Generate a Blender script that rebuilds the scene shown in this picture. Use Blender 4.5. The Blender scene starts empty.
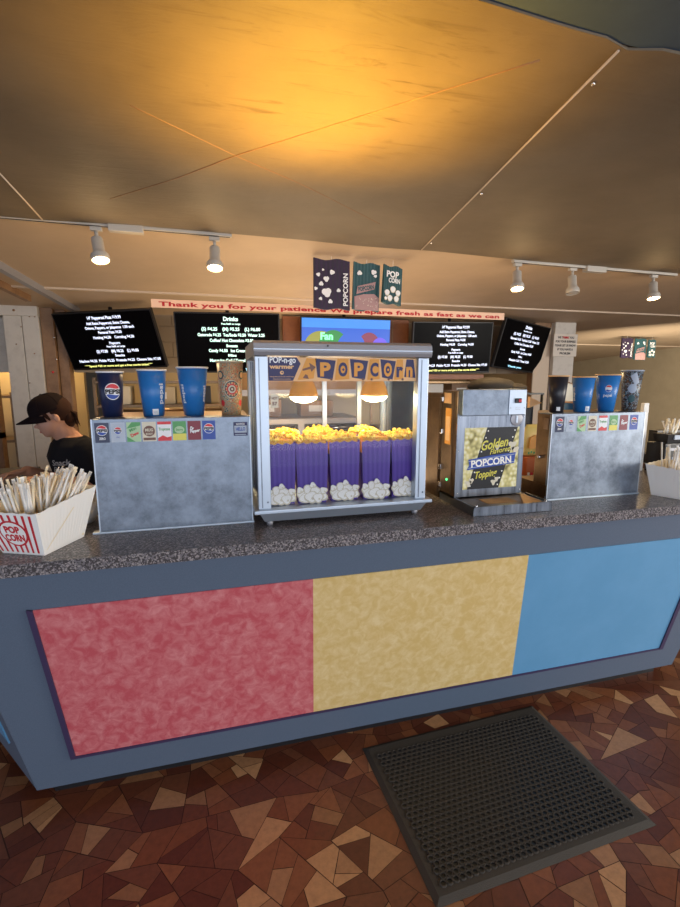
import bpy, bmesh, math, random
from mathutils import Vector, Matrix
random.seed(7)
S = bpy.context.scene
COL = S.collection
PI = math.pi
V = Vector

# ------------------------------------------------------------------ camera
cam_d = bpy.data.cameras.new('camera'); cam = bpy.data.objects.new('camera', cam_d); COL.objects.link(cam)
cam_d.sensor_fit = 'HORIZONTAL'; cam_d.sensor_width = 36.0; cam_d.lens = 36.0 * 465 / 680
cam_d.clip_start = .02
cam.location = (0, 0, 1.6)
cam.rotation_euler = (math.radians(90 - 9.16), 0, math.radians(-14.9))
S.camera = cam
S.view_settings.view_transform = 'Standard'
S.view_settings.look = 'None'
S.view_settings.gamma = 1
S.view_settings.exposure = 0.45
S.view_settings.use_curve_mapping = False
# ------------------------------------------------------------------ world and large lights
w = bpy.data.worlds.new('world'); S.world = w; w.use_nodes = True
bg = w.node_tree.nodes['Background']
bg.inputs[0].default_value = (.72, .80, 1.0, 1); bg.inputs[1].default_value = .85

def light(name, kind, loc, target, power, color, size=.1, size_y=None, spot=None, blend=.5):
    d = bpy.data.lights.new(name, kind); o = bpy.data.objects.new(name, d); COL.objects.link(o)
    d.energy = power; d.color = color
    if kind == 'AREA':
        d.size = size
        if size_y: d.shape = 'RECTANGLE'; d.size_y = size_y
    else:
        d.shadow_soft_size = size
    if spot: d.spot_size = math.radians(spot); d.spot_blend = blend
    o.location = loc
    o.rotation_euler = (V(target) - V(loc)).to_track_quat('-Z', 'Y').to_euler()
    return o
light('daylight_windows', 'AREA', (1.0, -3.6, 1.6), (1.0, 1.6, 1.2), 84, (.93, .96, 1.0), 6.5, 2.2)
light('daylight_side', 'AREA', (5.2, -.3, 1.9), (2.6, 1.6, .2), 120, (1.0, .93, .82), 2.0, 2.2)
light('kitchen_fill_light', 'AREA', (1.2, 5.9, 2.05), (1.2, 5.9, 0), 22, (1.0, .80, .52), 3.5, .5)  # added fill over the kitchen, no fixture modelled
light('hall_fill_light', 'AREA', (5.6, 4.6, 1.2), (7.6, 6.8, 1.5), 48, (1.0, .88, .68), 2.0, .8)  # added fill at waist height, brightens the right wall
light('store_room_lamp', 'POINT', (-2.2, 6.2, 2.0), (0, 0, 0), 22, (1.0, .70, .30), .15)
light('staff_area_fill_light', 'AREA', (.8, 3.5, .80), (.5, 3.5, 3), 44, (1.0, .74, .46), 3.6, .9)  # added upward fill for the ceiling, no lamp stands here

# ------------------------------------------------------------------ materials
MC = {}
def mat(name, col, rough=.6, metal=0.0, spec=.5, emit=None, es=0, bump=None, noise=None, coat=0):
    """bump=(scale,strength)  noise=(scale, other colour, contrast lo, hi)"""
    if name in MC: return MC[name]
    m = bpy.data.materials.new(name); m.use_nodes = True
    nt = m.node_tree; b = nt.nodes['Principled BSDF']
    b.inputs['Base Color'].default_value = (*col, 1); b.inputs['Roughness'].default_value = rough
    b.inputs['Metallic'].default_value = metal; b.inputs['Specular IOR Level'].default_value = spec
    b.inputs['Coat Weight'].default_value = coat
    if emit: b.inputs['Emission Color'].default_value = (*emit, 1); b.inputs['Emission Strength'].default_value = es
    tc = nt.nodes.new('ShaderNodeTexCoord')
    if noise:
        n = nt.nodes.new('ShaderNodeTexNoise'); n.inputs['Scale'].default_value = noise[0]; n.inputs['Detail'].default_value = 6
        n.inputs['Roughness'].default_value = .65
        r = nt.nodes.new('ShaderNodeValToRGB')
        r.color_ramp.elements[0].position = noise[2]; r.color_ramp.elements[1].position = noise[3]
        r.color_ramp.elements[0].color = (*col, 1); r.color_ramp.elements[1].color = (*noise[1], 1)
        nt.links.new(tc.outputs['Object'], n.inputs['Vector']); nt.links.new(n.outputs['Fac'], r.inputs[0])
        nt.links.new(r.outputs[0], b.inputs['Base Color'])
        if len(noise) > 4:
            n.inputs['Distortion'].default_value = noise[4]
    if bump:
        n2 = nt.nodes.new('ShaderNodeTexNoise'); n2.inputs['Scale'].default_value = bump[0]; n2.inputs['Detail'].default_value = 4
        bp = nt.nodes.new('ShaderNodeBump'); bp.inputs['Strength'].default_value = bump[1]; bp.inputs['Distance'].default_value = .01
        nt.links.new(tc.outputs['Object'], n2.inputs['Vector']); nt.links.new(n2.outputs['Fac'], bp.inputs['Height'])
        nt.links.new(bp.outputs[0], b.inputs['Normal'])
    MC[name] = m
    return m

def steel(name, col, rough, vary=.12, scale=(5, 5, 5)):
    m = mat(name, col, rough, 1.0); nt = m.node_tree; b = nt.nodes['Principled BSDF']
    tc = nt.nodes.new('ShaderNodeTexCoord'); mp = nt.nodes.new('ShaderNodeMapping'); mp.inputs['Scale'].default_value = scale
    n = nt.nodes.new('ShaderNodeTexNoise'); n.inputs['Scale'].default_value = 1; n.inputs['Detail'].default_value = 8; n.inputs['Roughness'].default_value = .7
    r = nt.nodes.new('ShaderNodeMapRange'); r.inputs['From Min'].default_value = .3; r.inputs['From Max'].default_value = .7
    r.inputs['To Min'].default_value = rough - vary; r.inputs['To Max'].default_value = rough + vary
    cr = nt.nodes.new('ShaderNodeValToRGB'); cr.color_ramp.elements[0].position = .35; cr.color_ramp.elements[1].position = .65
    cr.color_ramp.elements[0].color = (*[c * .6 for c in col], 1); cr.color_ramp.elements[1].color = (*[min(1, c * 1.12) for c in col], 1)  # mottled tone also paints in blotchy reflections
    nt.links.new(tc.outputs['Object'], mp.inputs[0]); nt.links.new(mp.outputs[0], n.inputs['Vector'])
    nt.links.new(n.outputs['Fac'], r.inputs[0]); nt.links.new(r.outputs[0], b.inputs['Roughness'])
    nt.links.new(n.outputs['Fac'], cr.inputs[0]); nt.links.new(cr.outputs[0], b.inputs['Base Color'])
    return m
def glass(name, tint=(1, 1, 1), refl=1.0):
    m = bpy.data.materials.new(name); m.use_nodes = True; nt = m.node_tree
    nt.nodes.remove(nt.nodes['Principled BSDF']); out = nt.nodes['Material Output']
    t = nt.nodes.new('ShaderNodeBsdfTransparent'); t.inputs[0].default_value = (*tint, 1)
    g = nt.nodes.new('ShaderNodeBsdfGlossy'); g.inputs['Roughness'].default_value = .02
    fr = nt.nodes.new('ShaderNodeFresnel'); fr.inputs[0].default_value = 1.22
    mx = nt.nodes.new('ShaderNodeMixShader')
    nt.links.new(fr.outputs[0], mx.inputs[0]); nt.links.new(t.outputs[0], mx.inputs[1]); nt.links.new(g.outputs[0], mx.inputs[2])
    nt.links.new(mx.outputs[0], out.inputs[0]); return m

def speckle(name, a, bcol, c, scale=260, rough=.3):
    m = mat(name, a, rough); nt = m.node_tree; b = nt.nodes['Principled BSDF']; L = nt.links.new
    tc = nt.nodes.new('ShaderNodeTexCoord')
    v = nt.nodes.new('ShaderNodeTexVoronoi'); v.inputs['Scale'].default_value = scale; L(tc.outputs['Object'], v.inputs['Vector'])
    sp = nt.nodes.new('ShaderNodeSeparateColor'); L(v.outputs['Color'], sp.inputs[0])
    cr = nt.nodes.new('ShaderNodeValToRGB'); cr.color_ramp.interpolation = 'CONSTANT'
    cr.color_ramp.elements[0].color = (*a, 1); cr.color_ramp.elements[1].position = .45; cr.color_ramp.elements[1].color = (*bcol, 1)
    q = cr.color_ramp.elements.new(.8); q.color = (*c, 1)
    L(sp.outputs[0], cr.inputs[0]); L(cr.outputs[0], b.inputs['Base Color'])
    return m
def popcorn_print(name):
    m = mat(name, (.8, .7, .3), .5); nt = m.node_tree; b = nt.nodes['Principled BSDF']; L = nt.links.new
    tc = nt.nodes.new('ShaderNodeTexCoord')
    v = nt.nodes.new('ShaderNodeTexVoronoi'); v.inputs['Scale'].default_value = 60; v.feature = 'SMOOTH_F1'; L(tc.outputs['Object'], v.inputs['Vector'])
    cr = nt.nodes.new('ShaderNodeValToRGB'); cr.color_ramp.elements[0].color = (.88, .84, .58, 1); cr.color_ramp.elements[1].color = (.22, .19, .05, 1)
    cr.color_ramp.elements[0].position = .15; cr.color_ramp.elements[1].position = .75
    q = cr.color_ramp.elements.new(.45); q.color = (.70, .62, .25, 1)
    L(v.outputs['Distance'], cr.inputs[0]); L(cr.outputs[0], b.inputs['Base Color']); return m
def pattern_print(name, cols, scale):
    m = mat(name, cols[0], .35); nt = m.node_tree; b = nt.nodes['Principled BSDF']; L = nt.links.new
    tc = nt.nodes.new('ShaderNodeTexCoord')
    v = nt.nodes.new('ShaderNodeTexVoronoi'); v.inputs['Scale'].default_value = scale; L(tc.outputs['Object'], v.inputs['Vector'])
    v2 = nt.nodes.new('ShaderNodeTexVoronoi'); v2.inputs['Scale'].default_value = scale * 3.1; L(tc.outputs['Object'], v2.inputs['Vector'])
    ad = nt.nodes.new('ShaderNodeMath'); ad.operation = 'ADD'; L(v.outputs['Distance'], ad.inputs[0]); L(v2.outputs['Distance'], ad.inputs[1])
    ml = nt.nodes.new('ShaderNodeMath'); ml.operation = 'MULTIPLY'; ml.inputs[1].default_value = 1.9; L(ad.outputs[0], ml.inputs[0])
    fr = nt.nodes.new('ShaderNodeMath'); fr.operation = 'FRACT'; L(ml.outputs[0], fr.inputs[0])
    cr = nt.nodes.new('ShaderNodeValToRGB'); cr.color_ramp.interpolation = 'CONSTANT'
    cr.color_ramp.elements[0].color = (*cols[0], 1); cr.color_ramp.elements[1].position = 1 / len(cols); cr.color_ramp.elements[1].color = (*cols[1], 1)
    for i, c in enumerate(cols[2:]):
        q = cr.color_ramp.elements.new((i + 2) / len(cols)); q.color = (*c, 1)
    L(fr.outputs[0], cr.inputs[0]); L(cr.outputs[0], b.inputs['Base Color']); return m
def canopy_material():
    m = mat('weathered_canopy_paint', (.30, .225, .15), .62); nt = m.node_tree; b = nt.nodes['Principled BSDF']; L = nt.links.new; N = nt.nodes.new
    tc = N('ShaderNodeTexCoord')
    n = N('ShaderNodeTexNoise'); n.inputs['Scale'].default_value = 2.2; n.inputs['Detail'].default_value = 8; n.inputs['Roughness'].default_value = .6
    L(tc.outputs['Object'], n.inputs['Vector'])
    cr = N('ShaderNodeValToRGB'); cr.color_ramp.elements[0].position = .3; cr.color_ramp.elements[1].position = .75
    cr.color_ramp.elements[0].color = (.135, .102, .066, 1); cr.color_ramp.elements[1].color = (.205, .160, .108, 1)
    L(n.outputs['Fac'], cr.inputs[0])
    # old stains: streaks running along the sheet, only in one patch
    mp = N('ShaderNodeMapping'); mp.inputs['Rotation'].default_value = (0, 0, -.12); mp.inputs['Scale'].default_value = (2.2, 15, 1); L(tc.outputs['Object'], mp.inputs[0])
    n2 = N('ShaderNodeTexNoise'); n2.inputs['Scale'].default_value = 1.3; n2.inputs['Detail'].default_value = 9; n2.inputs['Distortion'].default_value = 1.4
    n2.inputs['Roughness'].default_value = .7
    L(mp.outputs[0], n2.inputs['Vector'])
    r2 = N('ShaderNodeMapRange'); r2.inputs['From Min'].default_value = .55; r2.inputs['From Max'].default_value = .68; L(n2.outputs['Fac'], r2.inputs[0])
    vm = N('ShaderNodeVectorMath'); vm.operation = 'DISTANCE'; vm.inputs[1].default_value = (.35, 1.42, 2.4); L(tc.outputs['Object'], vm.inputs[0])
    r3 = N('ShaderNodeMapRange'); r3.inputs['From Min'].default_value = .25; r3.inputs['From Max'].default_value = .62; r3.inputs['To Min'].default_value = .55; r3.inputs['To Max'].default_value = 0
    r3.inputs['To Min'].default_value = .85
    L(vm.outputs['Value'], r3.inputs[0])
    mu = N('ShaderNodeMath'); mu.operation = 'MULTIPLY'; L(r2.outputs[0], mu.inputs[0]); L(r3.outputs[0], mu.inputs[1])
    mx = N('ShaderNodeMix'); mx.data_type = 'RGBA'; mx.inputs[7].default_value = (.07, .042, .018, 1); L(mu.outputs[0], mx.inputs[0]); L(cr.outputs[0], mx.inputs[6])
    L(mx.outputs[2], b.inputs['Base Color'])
    bp = N('ShaderNodeBump'); bp.inputs['Strength'].default_value = .25; bp.inputs['Distance'].default_value = .02
    L(n2.outputs['Fac'], bp.inputs['Height']); L(bp.outputs[0], b.inputs['Normal'])
    return m

M = dict(
 grout=mat('dark_grout', (.060, .024, .016), .8),
 **{'tile%d' % k: mat('floor_tile_%d' % k, c, .40, noise=(45, tuple(v * .72 for v in c), .4, .75)) for k, c in enumerate([(.115, .028, .012), (.16, .042, .017), (.21, .062, .022), (.14, .038, .016), (.26, .088, .034), (.17, .054, .024), (.52, .26, .115), (.40, .19, .085), (.30, .13, .055)])},
 canopy=canopy_material(),
 ceil=mat('tan_ceiling_paint', (.50, .37, .25), .6, noise=(3, (.44, .325, .22), .35, .7)),
 slate=mat('slate_blue_ceiling_paint', (.050, .085, .135), .7, noise=(6, (.040, .068, .110), .35, .7)),
 trimw=mat('cream_batten_paint', (.62, .50, .38), .5),
 white=mat('worn_white_paint', (.62, .58, .52), .55, noise=(9, (.50, .46, .41), .5, .75)),
 tanw=mat('tan_wall_paint', (.38, .31, .21), .7, noise=(3, (.33, .27, .18), .4, .7)),
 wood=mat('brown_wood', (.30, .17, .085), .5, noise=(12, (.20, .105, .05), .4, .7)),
 redwood=mat('orange_brown_wood', (.28, .10, .035), .45, noise=(10, (.20, .065, .025), .4, .7)),
 block=mat('tan_block_paint', (.36, .29, .21), .7),
 cblue=mat('slate_blue_laminate', (.115, .155, .215), .5, noise=(400, (.095, .130, .185), .4, .6)),
 red=mat('mottled_red_laminate', (.56, .095, .115), .45, noise=(26, (.72, .27, .27), .40, .72, .6)),
 yellow=mat('mottled_yellow_laminate', (.70, .49, .18), .45, noise=(26, (.82, .64, .33), .40, .70, .6)),
 blue=mat('plain_blue_laminate', (.12, .33, .55), .45, noise=(5, (.14, .36, .59), .4, .7)),
 charcoal=mat('cup_charcoal', (.022, .022, .030), .35),
 purpleedge=mat('dark_purple_edge', (.05, .035, .09), .5),  # purple edging around the counter panels
 black=mat('black_plastic', (.012, .012, .014), .4),
 rubber=mat('black_rubber', (.046, .036, .026), .7, bump=(300, .3)),
 granite=speckle('speckled_laminate_top', (.055, .047, .048), (.17, .155, .165), (.34, .30, .29), 230, .28),
 steel=steel('scuffed_steel', (.24, .28, .34), .42, .08, (14, 14, 14)),
 steel2=steel('brushed_steel', (.30, .33, .38), .32, .08, (40, 3, 3)),
 darksteel=steel('warm_tinted_steel', (.30, .20, .12), .36, .08, (6, 6, 6)),  # brown tint paints warm reflections into the steel
 alu=mat('satin_aluminium', (.50, .57, .66), .42, .8),
 roof=mat('grey_enamel', (.34, .34, .37), .4, .4),
 chrome=mat('polished_chrome', (.8, .8, .82), .12, 1),
 paper=mat('white_paper', (.93, .91, .86), .7),
 cream=mat('cream_paper', (.92, .80, .58), .7),
 papred=mat('print_red', (.60, .020, .03), .6),
 pblue=mat('cup_blue', (.022, .19, .55), .35), navy=mat('print_navy', (.012, .022, .075), .35),
 pwhite=mat('print_white', (.85, .86, .88), .45), pred=mat('print_bright_red', (.68, .025, .035), .4),
 pmid=mat('print_royal_blue', (.02, .07, .38), .4), pgreen=mat('print_green', (.08, .34, .10), .4), plime=mat('print_pale_green', (.42, .62, .36), .4),
 pbrown=mat('print_brown', (.16, .06, .035), .4), pcream=mat('print_cream', (.70, .64, .50), .4), pyel=mat('print_yellow', (.75, .68, .10), .4),
 pmar=mat('print_maroon', (.22, .012, .03), .4), pgrey=mat('print_pale_grey', (.45, .52, .62), .4), pblack=mat('print_black', (.01, .01, .012), .4),
 porange=mat('print_orange', (.75, .33, .05), .5), ppeach=mat('print_peach', (.82, .50, .24), .5), pindigo=mat('print_indigo', (.03, .028, .11), .5),
 pteal=mat('print_teal', (.020, .085, .10), .5), ppink=mat('print_dusty_pink', (.42, .25, .25), .5),
 bagpurple=mat('bag_violet', (.075, .035, .30), .5), bagstripe=mat('bag_violet_stripe', (.10, .05, .37), .5),
 bagdark=mat('bag_dark_plum', (.018, .010, .035), .6), bagdark2=mat('bag_plum_stripe', (.035, .018, .055), .6),
 kernel=mat('popped_kernel', (.95, .66, .07), .7, noise=(70, (.97, .76, .18), .45, .6)),
 kerneldark=mat('popped_kernel_golden', (.75, .36, .02), .7),
 printpop=popcorn_print('popcorn_photo_print'),
 cuppat=pattern_print('ornate_cup_print', [(.72, .60, .40), (.50, .07, .04), (.70, .52, .28), (.05, .16, .17), (.75, .65, .48), (.35, .16, .04)], 22),
 cuppat2=pattern_print('dark_ornate_cup_print', [(.03, .03, .04), (.10, .20, .26), (.35, .38, .42), (.05, .05, .07), (.16, .09, .05)], 22),
 glass=glass('clear_glass'), amber=mat('amber_lamp_glass', (.55, .24, .015), .2, .3, emit=(1, .42, .03), es=.12),
 hot=mat('hot_lamp_face', (1, .9, .6), .3, emit=(1, .82, .42), es=30), bulb=mat('lit_spot_bulb', (1, .9, .7), .3, emit=(1, .76, .36), es=22),
 offbulb=mat('unlit_bulb', (.45, .42, .38), .3), lampw=mat('white_lamp_enamel', (.50, .46, .40), .4),
 screen=mat('black_screen', (.003, .003, .004), .3, spec=.04), stext=mat('lit_white_text', (.5, .5, .55), .5, emit=(.72, .78, 1), es=1.1),
 sgreen=mat('lit_mint_text', (.4, .5, .5), .5, emit=(.62, 1, .85), es=1.1), syellow=mat('lit_yellow_text', (.5, .5, .2), .5, emit=(.9, .9, .25), es=1.0),
 scyan=mat('lit_cyan_text', (.3, .5, .6), .5, emit=(.35, .75, 1), es=1.0),
 tvblue=mat('lit_blue_screen', (.02, .05, .2), .3, emit=(.02, .10, .55), es=.8), tvsky=mat('lit_sky_band', (.02, .1, .3), .3, emit=(.06, .28, .9), es=.7),
 tvgreen=mat('lit_green_shape', (.02, .1, .02), .3, emit=(.02, .20, .05), es=.8), tvolive=mat('lit_olive_shape', (.1, .1, .02), .3, emit=(.20, .20, .03), es=1),
 tvred=mat('lit_maroon_shape', (.1, .02, .04), .3, emit=(.18, .035, .07), es=.8), tvviolet=mat('lit_violet_shape', (.05, .02, .2), .3, emit=(.12, .08, .62), es=1),
 tvglow=mat('lit_green_word', (.1, .6, .2), .3, emit=(.22, 1, .42), es=1.2),
 signpink=mat('peach_banner', (.86, .58, .42), .6), signred=mat('banner_red', (.50, .010, .022), .6), signcream=mat('cream_sign', (.70, .64, .56), .6),
 skin=mat('skin', (.50, .27, .19), .5), shirt=mat('black_cotton', (.010, .010, .013), .9, spec=.15), cap=mat('black_cap_cloth', (.010, .006, .007), .9, spec=.1),
 hair=mat('dark_brown_hair', (.028, .011, .007), .8, spec=.15), pants=mat('dark_trousers', (.02, .02, .025), .8), shoe=mat('dark_shoe', (.02, .018, .018), .6),
 eye=mat('eye_dark', (.03, .02, .015), .3), lip=mat('lip', (.40, .14, .12), .5), grey=mat('grey_print', (.34, .32, .31), .7),
 card=mat('brown_cardboard', (.42, .25, .12), .7, noise=(14, (.30, .16, .07), .4, .7)), beige=mat('beige_enamel', (.58, .46, .28), .4),
 yellowbag=mat('snack_bag_yellow', (.85, .68, .22), .35), greenlight=mat('green_indicator', (.1, .8, .2), .4, emit=(.1, 1, .3), es=1.5),
 redlabel=mat('burnt_orange_cloth', (.45, .11, .03), .7),
)

# ------------------------------------------------------------------ mesh builder
class MB:
    def __init__(s): s.v = []; s.f = []; s.m = []; s.mats = []; s.smooth = []
    def mi(s, m):
        if m not in s.mats: s.mats.append(m)
        return s.mats.index(m)
    def add(s, vs, fs, m, X=None, smooth=False):
        o = len(s.v); s.v += [(X @ V(p)) if X else V(p) for p in vs]; k = s.mi(m)
        for f in fs: s.f.append([i + o for i in f]); s.m.append(k); s.smooth.append(smooth)
        return s
    def box(s, lo, hi, m, X=None, bev=0):
        a, b = lo, hi
        if bev:
            bm = bmesh.new(); bmesh.ops.create_cube(bm, size=1)
            for v in bm.verts: v.co = V([(a[i] + b[i]) / 2 + v.co[i] * (b[i] - a[i]) for i in range(3)])
            bmesh.ops.bevel(bm, geom=bm.edges[:], offset=bev, segments=2, affect='EDGES', profile=.6)
            bm.verts.index_update()
            s.add([v.co.copy() for v in bm.verts], [[v.index for v in f.verts] for f in bm.faces], m, X); bm.free(); return s
        P = [(x, y, z) for x in (a[0], b[0]) for y in (a[1], b[1]) for z in (a[2], b[2])]
        return s.add(P, [(0, 1, 3, 2), (4, 6, 7, 5), (0, 4, 5, 1), (2, 3, 7, 6), (0, 2, 6, 4), (1, 5, 7, 3)], m, X)
    def hexa(s, P, m, X=None):   # 8 points: bottom ring then top ring
        return s.add(P, [(3, 2, 1, 0), (4, 5, 6, 7), (0, 1, 5, 4), (1, 2, 6, 5), (2, 3, 7, 6), (3, 0, 4, 7)], m, X)
    def prism(s, poly, depth, m, X=None):   # polygon in local XZ seen from -Y, extruded to +Y
        n = len(poly)
        P = [(p[0], 0, p[1]) for p in poly] + [(p[0], depth, p[1]) for p in poly]
        F = [list(range(n)), list(range(2 * n - 1, n - 1, -1))] + [[i, i + n, (i + 1) % n + n, (i + 1) % n] for i in range(n)]
        return s.add(P, F, m, X)
    def lathe(s, prof, m, X=None, n=28, caps=False):
        P = []; F = []
        for r, z in prof:
            P += [(r * math.cos(2 * PI * i / n), r * math.sin(2 * PI * i / n), z) for i in range(n)]
        for k in range(len(prof) - 1):
            F += [(k * n + i, k * n + (i + 1) % n, (k + 1) * n + (i + 1) % n, (k + 1) * n + i) for i in range(n)]
        if caps: F += [list(range(n - 1, -1, -1)), [(len(prof) - 1) * n + i for i in range(n)]]
        return s.add(P, F, m, X, True)
    def tube(s, pts, r, m, n=8, X=None, cap=True):
        pts = [V(p) for p in pts]; rs = r if isinstance(r, (list, tuple)) else [r] * len(pts)
        P = []; F = []; up = None
        for i, p in enumerate(pts):
            d = (pts[min(i + 1, len(pts) - 1)] - pts[max(i - 1, 0)]).normalized()
            if up is None: up = V((0, 0, 1)) if abs(d.z) < .9 else V((1, 0, 0))
            a = d.cross(up).normalized(); b = a.cross(d).normalized(); up = b
            P += [p + (a * math.cos(2 * PI * k / n) + b * math.sin(2 * PI * k / n)) * rs[i] for k in range(n)]
        for i in range(len(pts) - 1):
            F += [(i * n + k, i * n + (k + 1) % n, (i + 1) * n + (k + 1) % n, (i + 1) * n + k) for k in range(n)]
        if cap: F += [list(range(n - 1, -1, -1)), [(len(pts) - 1) * n + k for k in range(n)]]
        return s.add(P, F, m, X, True)
    def ball(s, c, r, m, X=None, sub=2, jit=0):
        bm = bmesh.new(); bmesh.ops.create_icosphere(bm, subdivisions=sub, radius=1)
        rr = r if isinstance(r, (list, tuple)) else (r, r, r); bm.verts.index_update()
        P = [V((c[0] + v.co.x * rr[0] * (1 + random.uniform(-jit, jit)), c[1] + v.co.y * rr[1] * (1 + random.uniform(-jit, jit)), c[2] + v.co.z * rr[2] * (1 + random.uniform(-jit, jit)))) for v in bm.verts]
        s.add(P, [[v.index for v in f.verts] for f in bm.faces], m, X, True); bm.free(); return s
    def flat(s, poly, m, fn, lay=0, maxlen=None):
        """2-D polygon (u,v) laid through fn(u,v,layer) -> 3-D"""
        bm = bmesh.new(); vs = [bm.verts.new((p[0], p[1], 0)) for p in poly]; bm.faces.new(vs)
        if maxlen:
            bmesh.ops.triangulate(bm, faces=bm.faces[:])
            for _ in range(6):
                L = [e for e in bm.edges if e.calc_length() > maxlen]
                if not L: break
                bmesh.ops.subdivide_edges(bm, edges=L, cuts=1); bmesh.ops.triangulate(bm, faces=bm.faces[:])
        bm.verts.index_update()
        s.add([fn(v.co.x, v.co.y, lay) for v in bm.verts], [[v.index for v in f.verts] for f in bm.faces], m, None, False); bm.free(); return s
    def text(s, txt, m, fn, cx, cy, h, width=None, lay=1, bold=0, align='CENTER', shear=0, rot=0, maxlen=None, spacing=1):
        c = bpy.data.curves.new('t', 'FONT'); c.body = txt; c.align_x = 'LEFT'; c.offset = bold; c.resolution_u = 3; c.shear = shear; c.space_character = spacing
        o = bpy.data.objects.new('t', c); COL.objects.link(o)
        dg = bpy.context.evaluated_depsgraph_get(); me = o.evaluated_get(dg).to_mesh()
        P = [v.co.copy() for v in me.vertices]; F = [list(p.vertices) for p in me.polygons]
        o.to_mesh_clear(); bpy.data.objects.remove(o); bpy.data.curves.remove(c)
        if not P: return s
        x0 = min(p.x for p in P); x1 = max(p.x for p in P); k = h / .72; kx = k
        if width: kx = width / (x1 - x0)
        W = (x1 - x0) * kx
        ox = {'CENTER': -W / 2, 'LEFT': 0, 'RIGHT': -W}[align]
        Q = []
        for p in P:
            u = (p.x - x0) * kx + ox; v = p.y * k - h / 2
            u, v = u * math.cos(rot) - v * math.sin(rot), u * math.sin(rot) + v * math.cos(rot)
            Q.append((cx + u, cy + v))
        s.add([fn(q[0], q[1], lay) for q in Q], F, m)
        return s
    def obj(s, name, parent=None, loc=None):
        me = bpy.data.meshes.new(name); me.from_pydata([tuple(p) for p in s.v], [], s.f)
        for m in s.mats: me.materials.append(m)
        me.polygons.foreach_set('material_index', s.m); me.polygons.foreach_set('use_smooth', s.smooth)
        me.validate(); me.update()
        bm = bmesh.new(); bm.from_mesh(me); bmesh.ops.recalc_face_normals(bm, faces=bm.faces[:]) if not getattr(s, 'noflip', False) else None; bm.to_mesh(me); bm.free()
        o = bpy.data.objects.new(name, me); COL.objects.link(o)
        if parent: o.parent = parent
        if loc: o.location = loc
        return o
def disc(r, n=20, cx=0, cy=0, sx=1): return [(cx + r * sx * math.cos(2 * PI * i / n), cy + r * math.sin(2 * PI * i / n)) for i in range(n)]
def rect(x0, y0, x1, y1): return [(x0, y0), (x1, y0), (x1, y1), (x0, y1)]
def tag(o, label, cat, group=None, kind=None):
    o['label'] = label; o['category'] = cat
    if group: o['group'] = group
    if kind: o['kind'] = kind
    return o
def thing(name, loc, label, cat, group=None, rz=0):
    o = bpy.data.objects.new(name, None); COL.objects.link(o); o.location = loc; o.rotation_euler = (0, 0, rz); o.empty_display_size = .05
    return tag(o, label, cat, group)
def struct(mb, name, label=None):
    o = mb.obj(name); o['kind'] = 'structure'
    if label: o['label'] = label
    return o
def copy_tree(o, parent=None):
    c = o.copy(); COL.objects.link(c); c.parent = parent
    for ch in [k for k in bpy.data.objects if k.parent == o]: copy_tree(ch, c)
    return c
def frontfn(x0, y, z0, off=.0006):   # drawing plane facing -Y, origin at x0,y,z0
    return lambda u, v, l: V((x0 + u, y - off * (l + 1), z0 + v))

# ------------------------------------------------------------------ setting
CZ0 = 2.40
def ceilz(y): return CZ0 - .07 * (y - 2.85)
b = MB(); b.box((-6, -5, -.05), (9, 9.3, -.0012), M['grout'])
def clip(poly, p, nrm):
    A, B = [], []
    for i in range(len(poly)):
        a, c = poly[i], poly[(i + 1) % len(poly)]; da = (a - p).dot(nrm); dc = (c - p).dot(nrm)
        (A if da >= 0 else B).append(a)
        if da * dc < 0:
            q = a.lerp(c, da / (da - dc)); A.append(q); B.append(q)
    return A, B
def area(p): return abs(sum(p[i].x * p[(i + 1) % len(p)].y - p[(i + 1) % len(p)].x * p[i].y for i in range(len(p)))) / 2
frnd = random.Random(21)
GS = .20; gx0, gx1, gy0, gy1 = -1.8, 4.6, -.2, 3.4
NXg, NYg = int((gx1 - gx0) / GS), int((gy1 - gy0) / GS)
GP = [[V((gx0 + i * GS + frnd.uniform(-.45, .45) * GS + (GS * .5 if j % 2 else 0), gy0 + j * GS + frnd.uniform(-.38, .38) * GS)) for i in range(NXg + 1)] for j in range(NYg + 1)]
tiles = []
def cut(p, d):
    a = area(p)
    if len(p) < 3 or a < .0004: return
    if d > 4 or a < frnd.choice((.006, .010, .016, .008)): tiles.append(p); return
    c = sum(p, V((0, 0))) / len(p); c += V((frnd.uniform(-.02, .02), frnd.uniform(-.02, .02)))
    L = max(((p[(i + 1) % len(p)] - p[i]) for i in range(len(p))), key=lambda e: e.length).normalized()
    t_ = frnd.uniform(-.55, .55); nrm = V((L.x * math.cos(t_) - L.y * math.sin(t_), L.x * math.sin(t_) + L.y * math.cos(t_)))
    A, B = clip(p, c, nrm); cut(A, d + 1); cut(B, d + 1)
for j in range(NYg):
    for i in range(NXg): cut([GP[j][i], GP[j][i + 1], GP[j + 1][i + 1], GP[j + 1][i]], 0)
tm = [M['tile%d' % k] for k in range(9)]
for p in tiles:
    c = sum(p, V((0, 0))) / len(p); rad = math.sqrt(area(p)); k = 1 - .0024 / rad
    m_ = frnd.choice(tm[:6]) if frnd.random() > .21 else frnd.choice(tm[6:])
    q = [c + (v - c) * k for v in p]; b.add([(v.x, v.y, 0) for v in q], [list(range(len(q)))], m_)
struct(b, 'floor')
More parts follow.
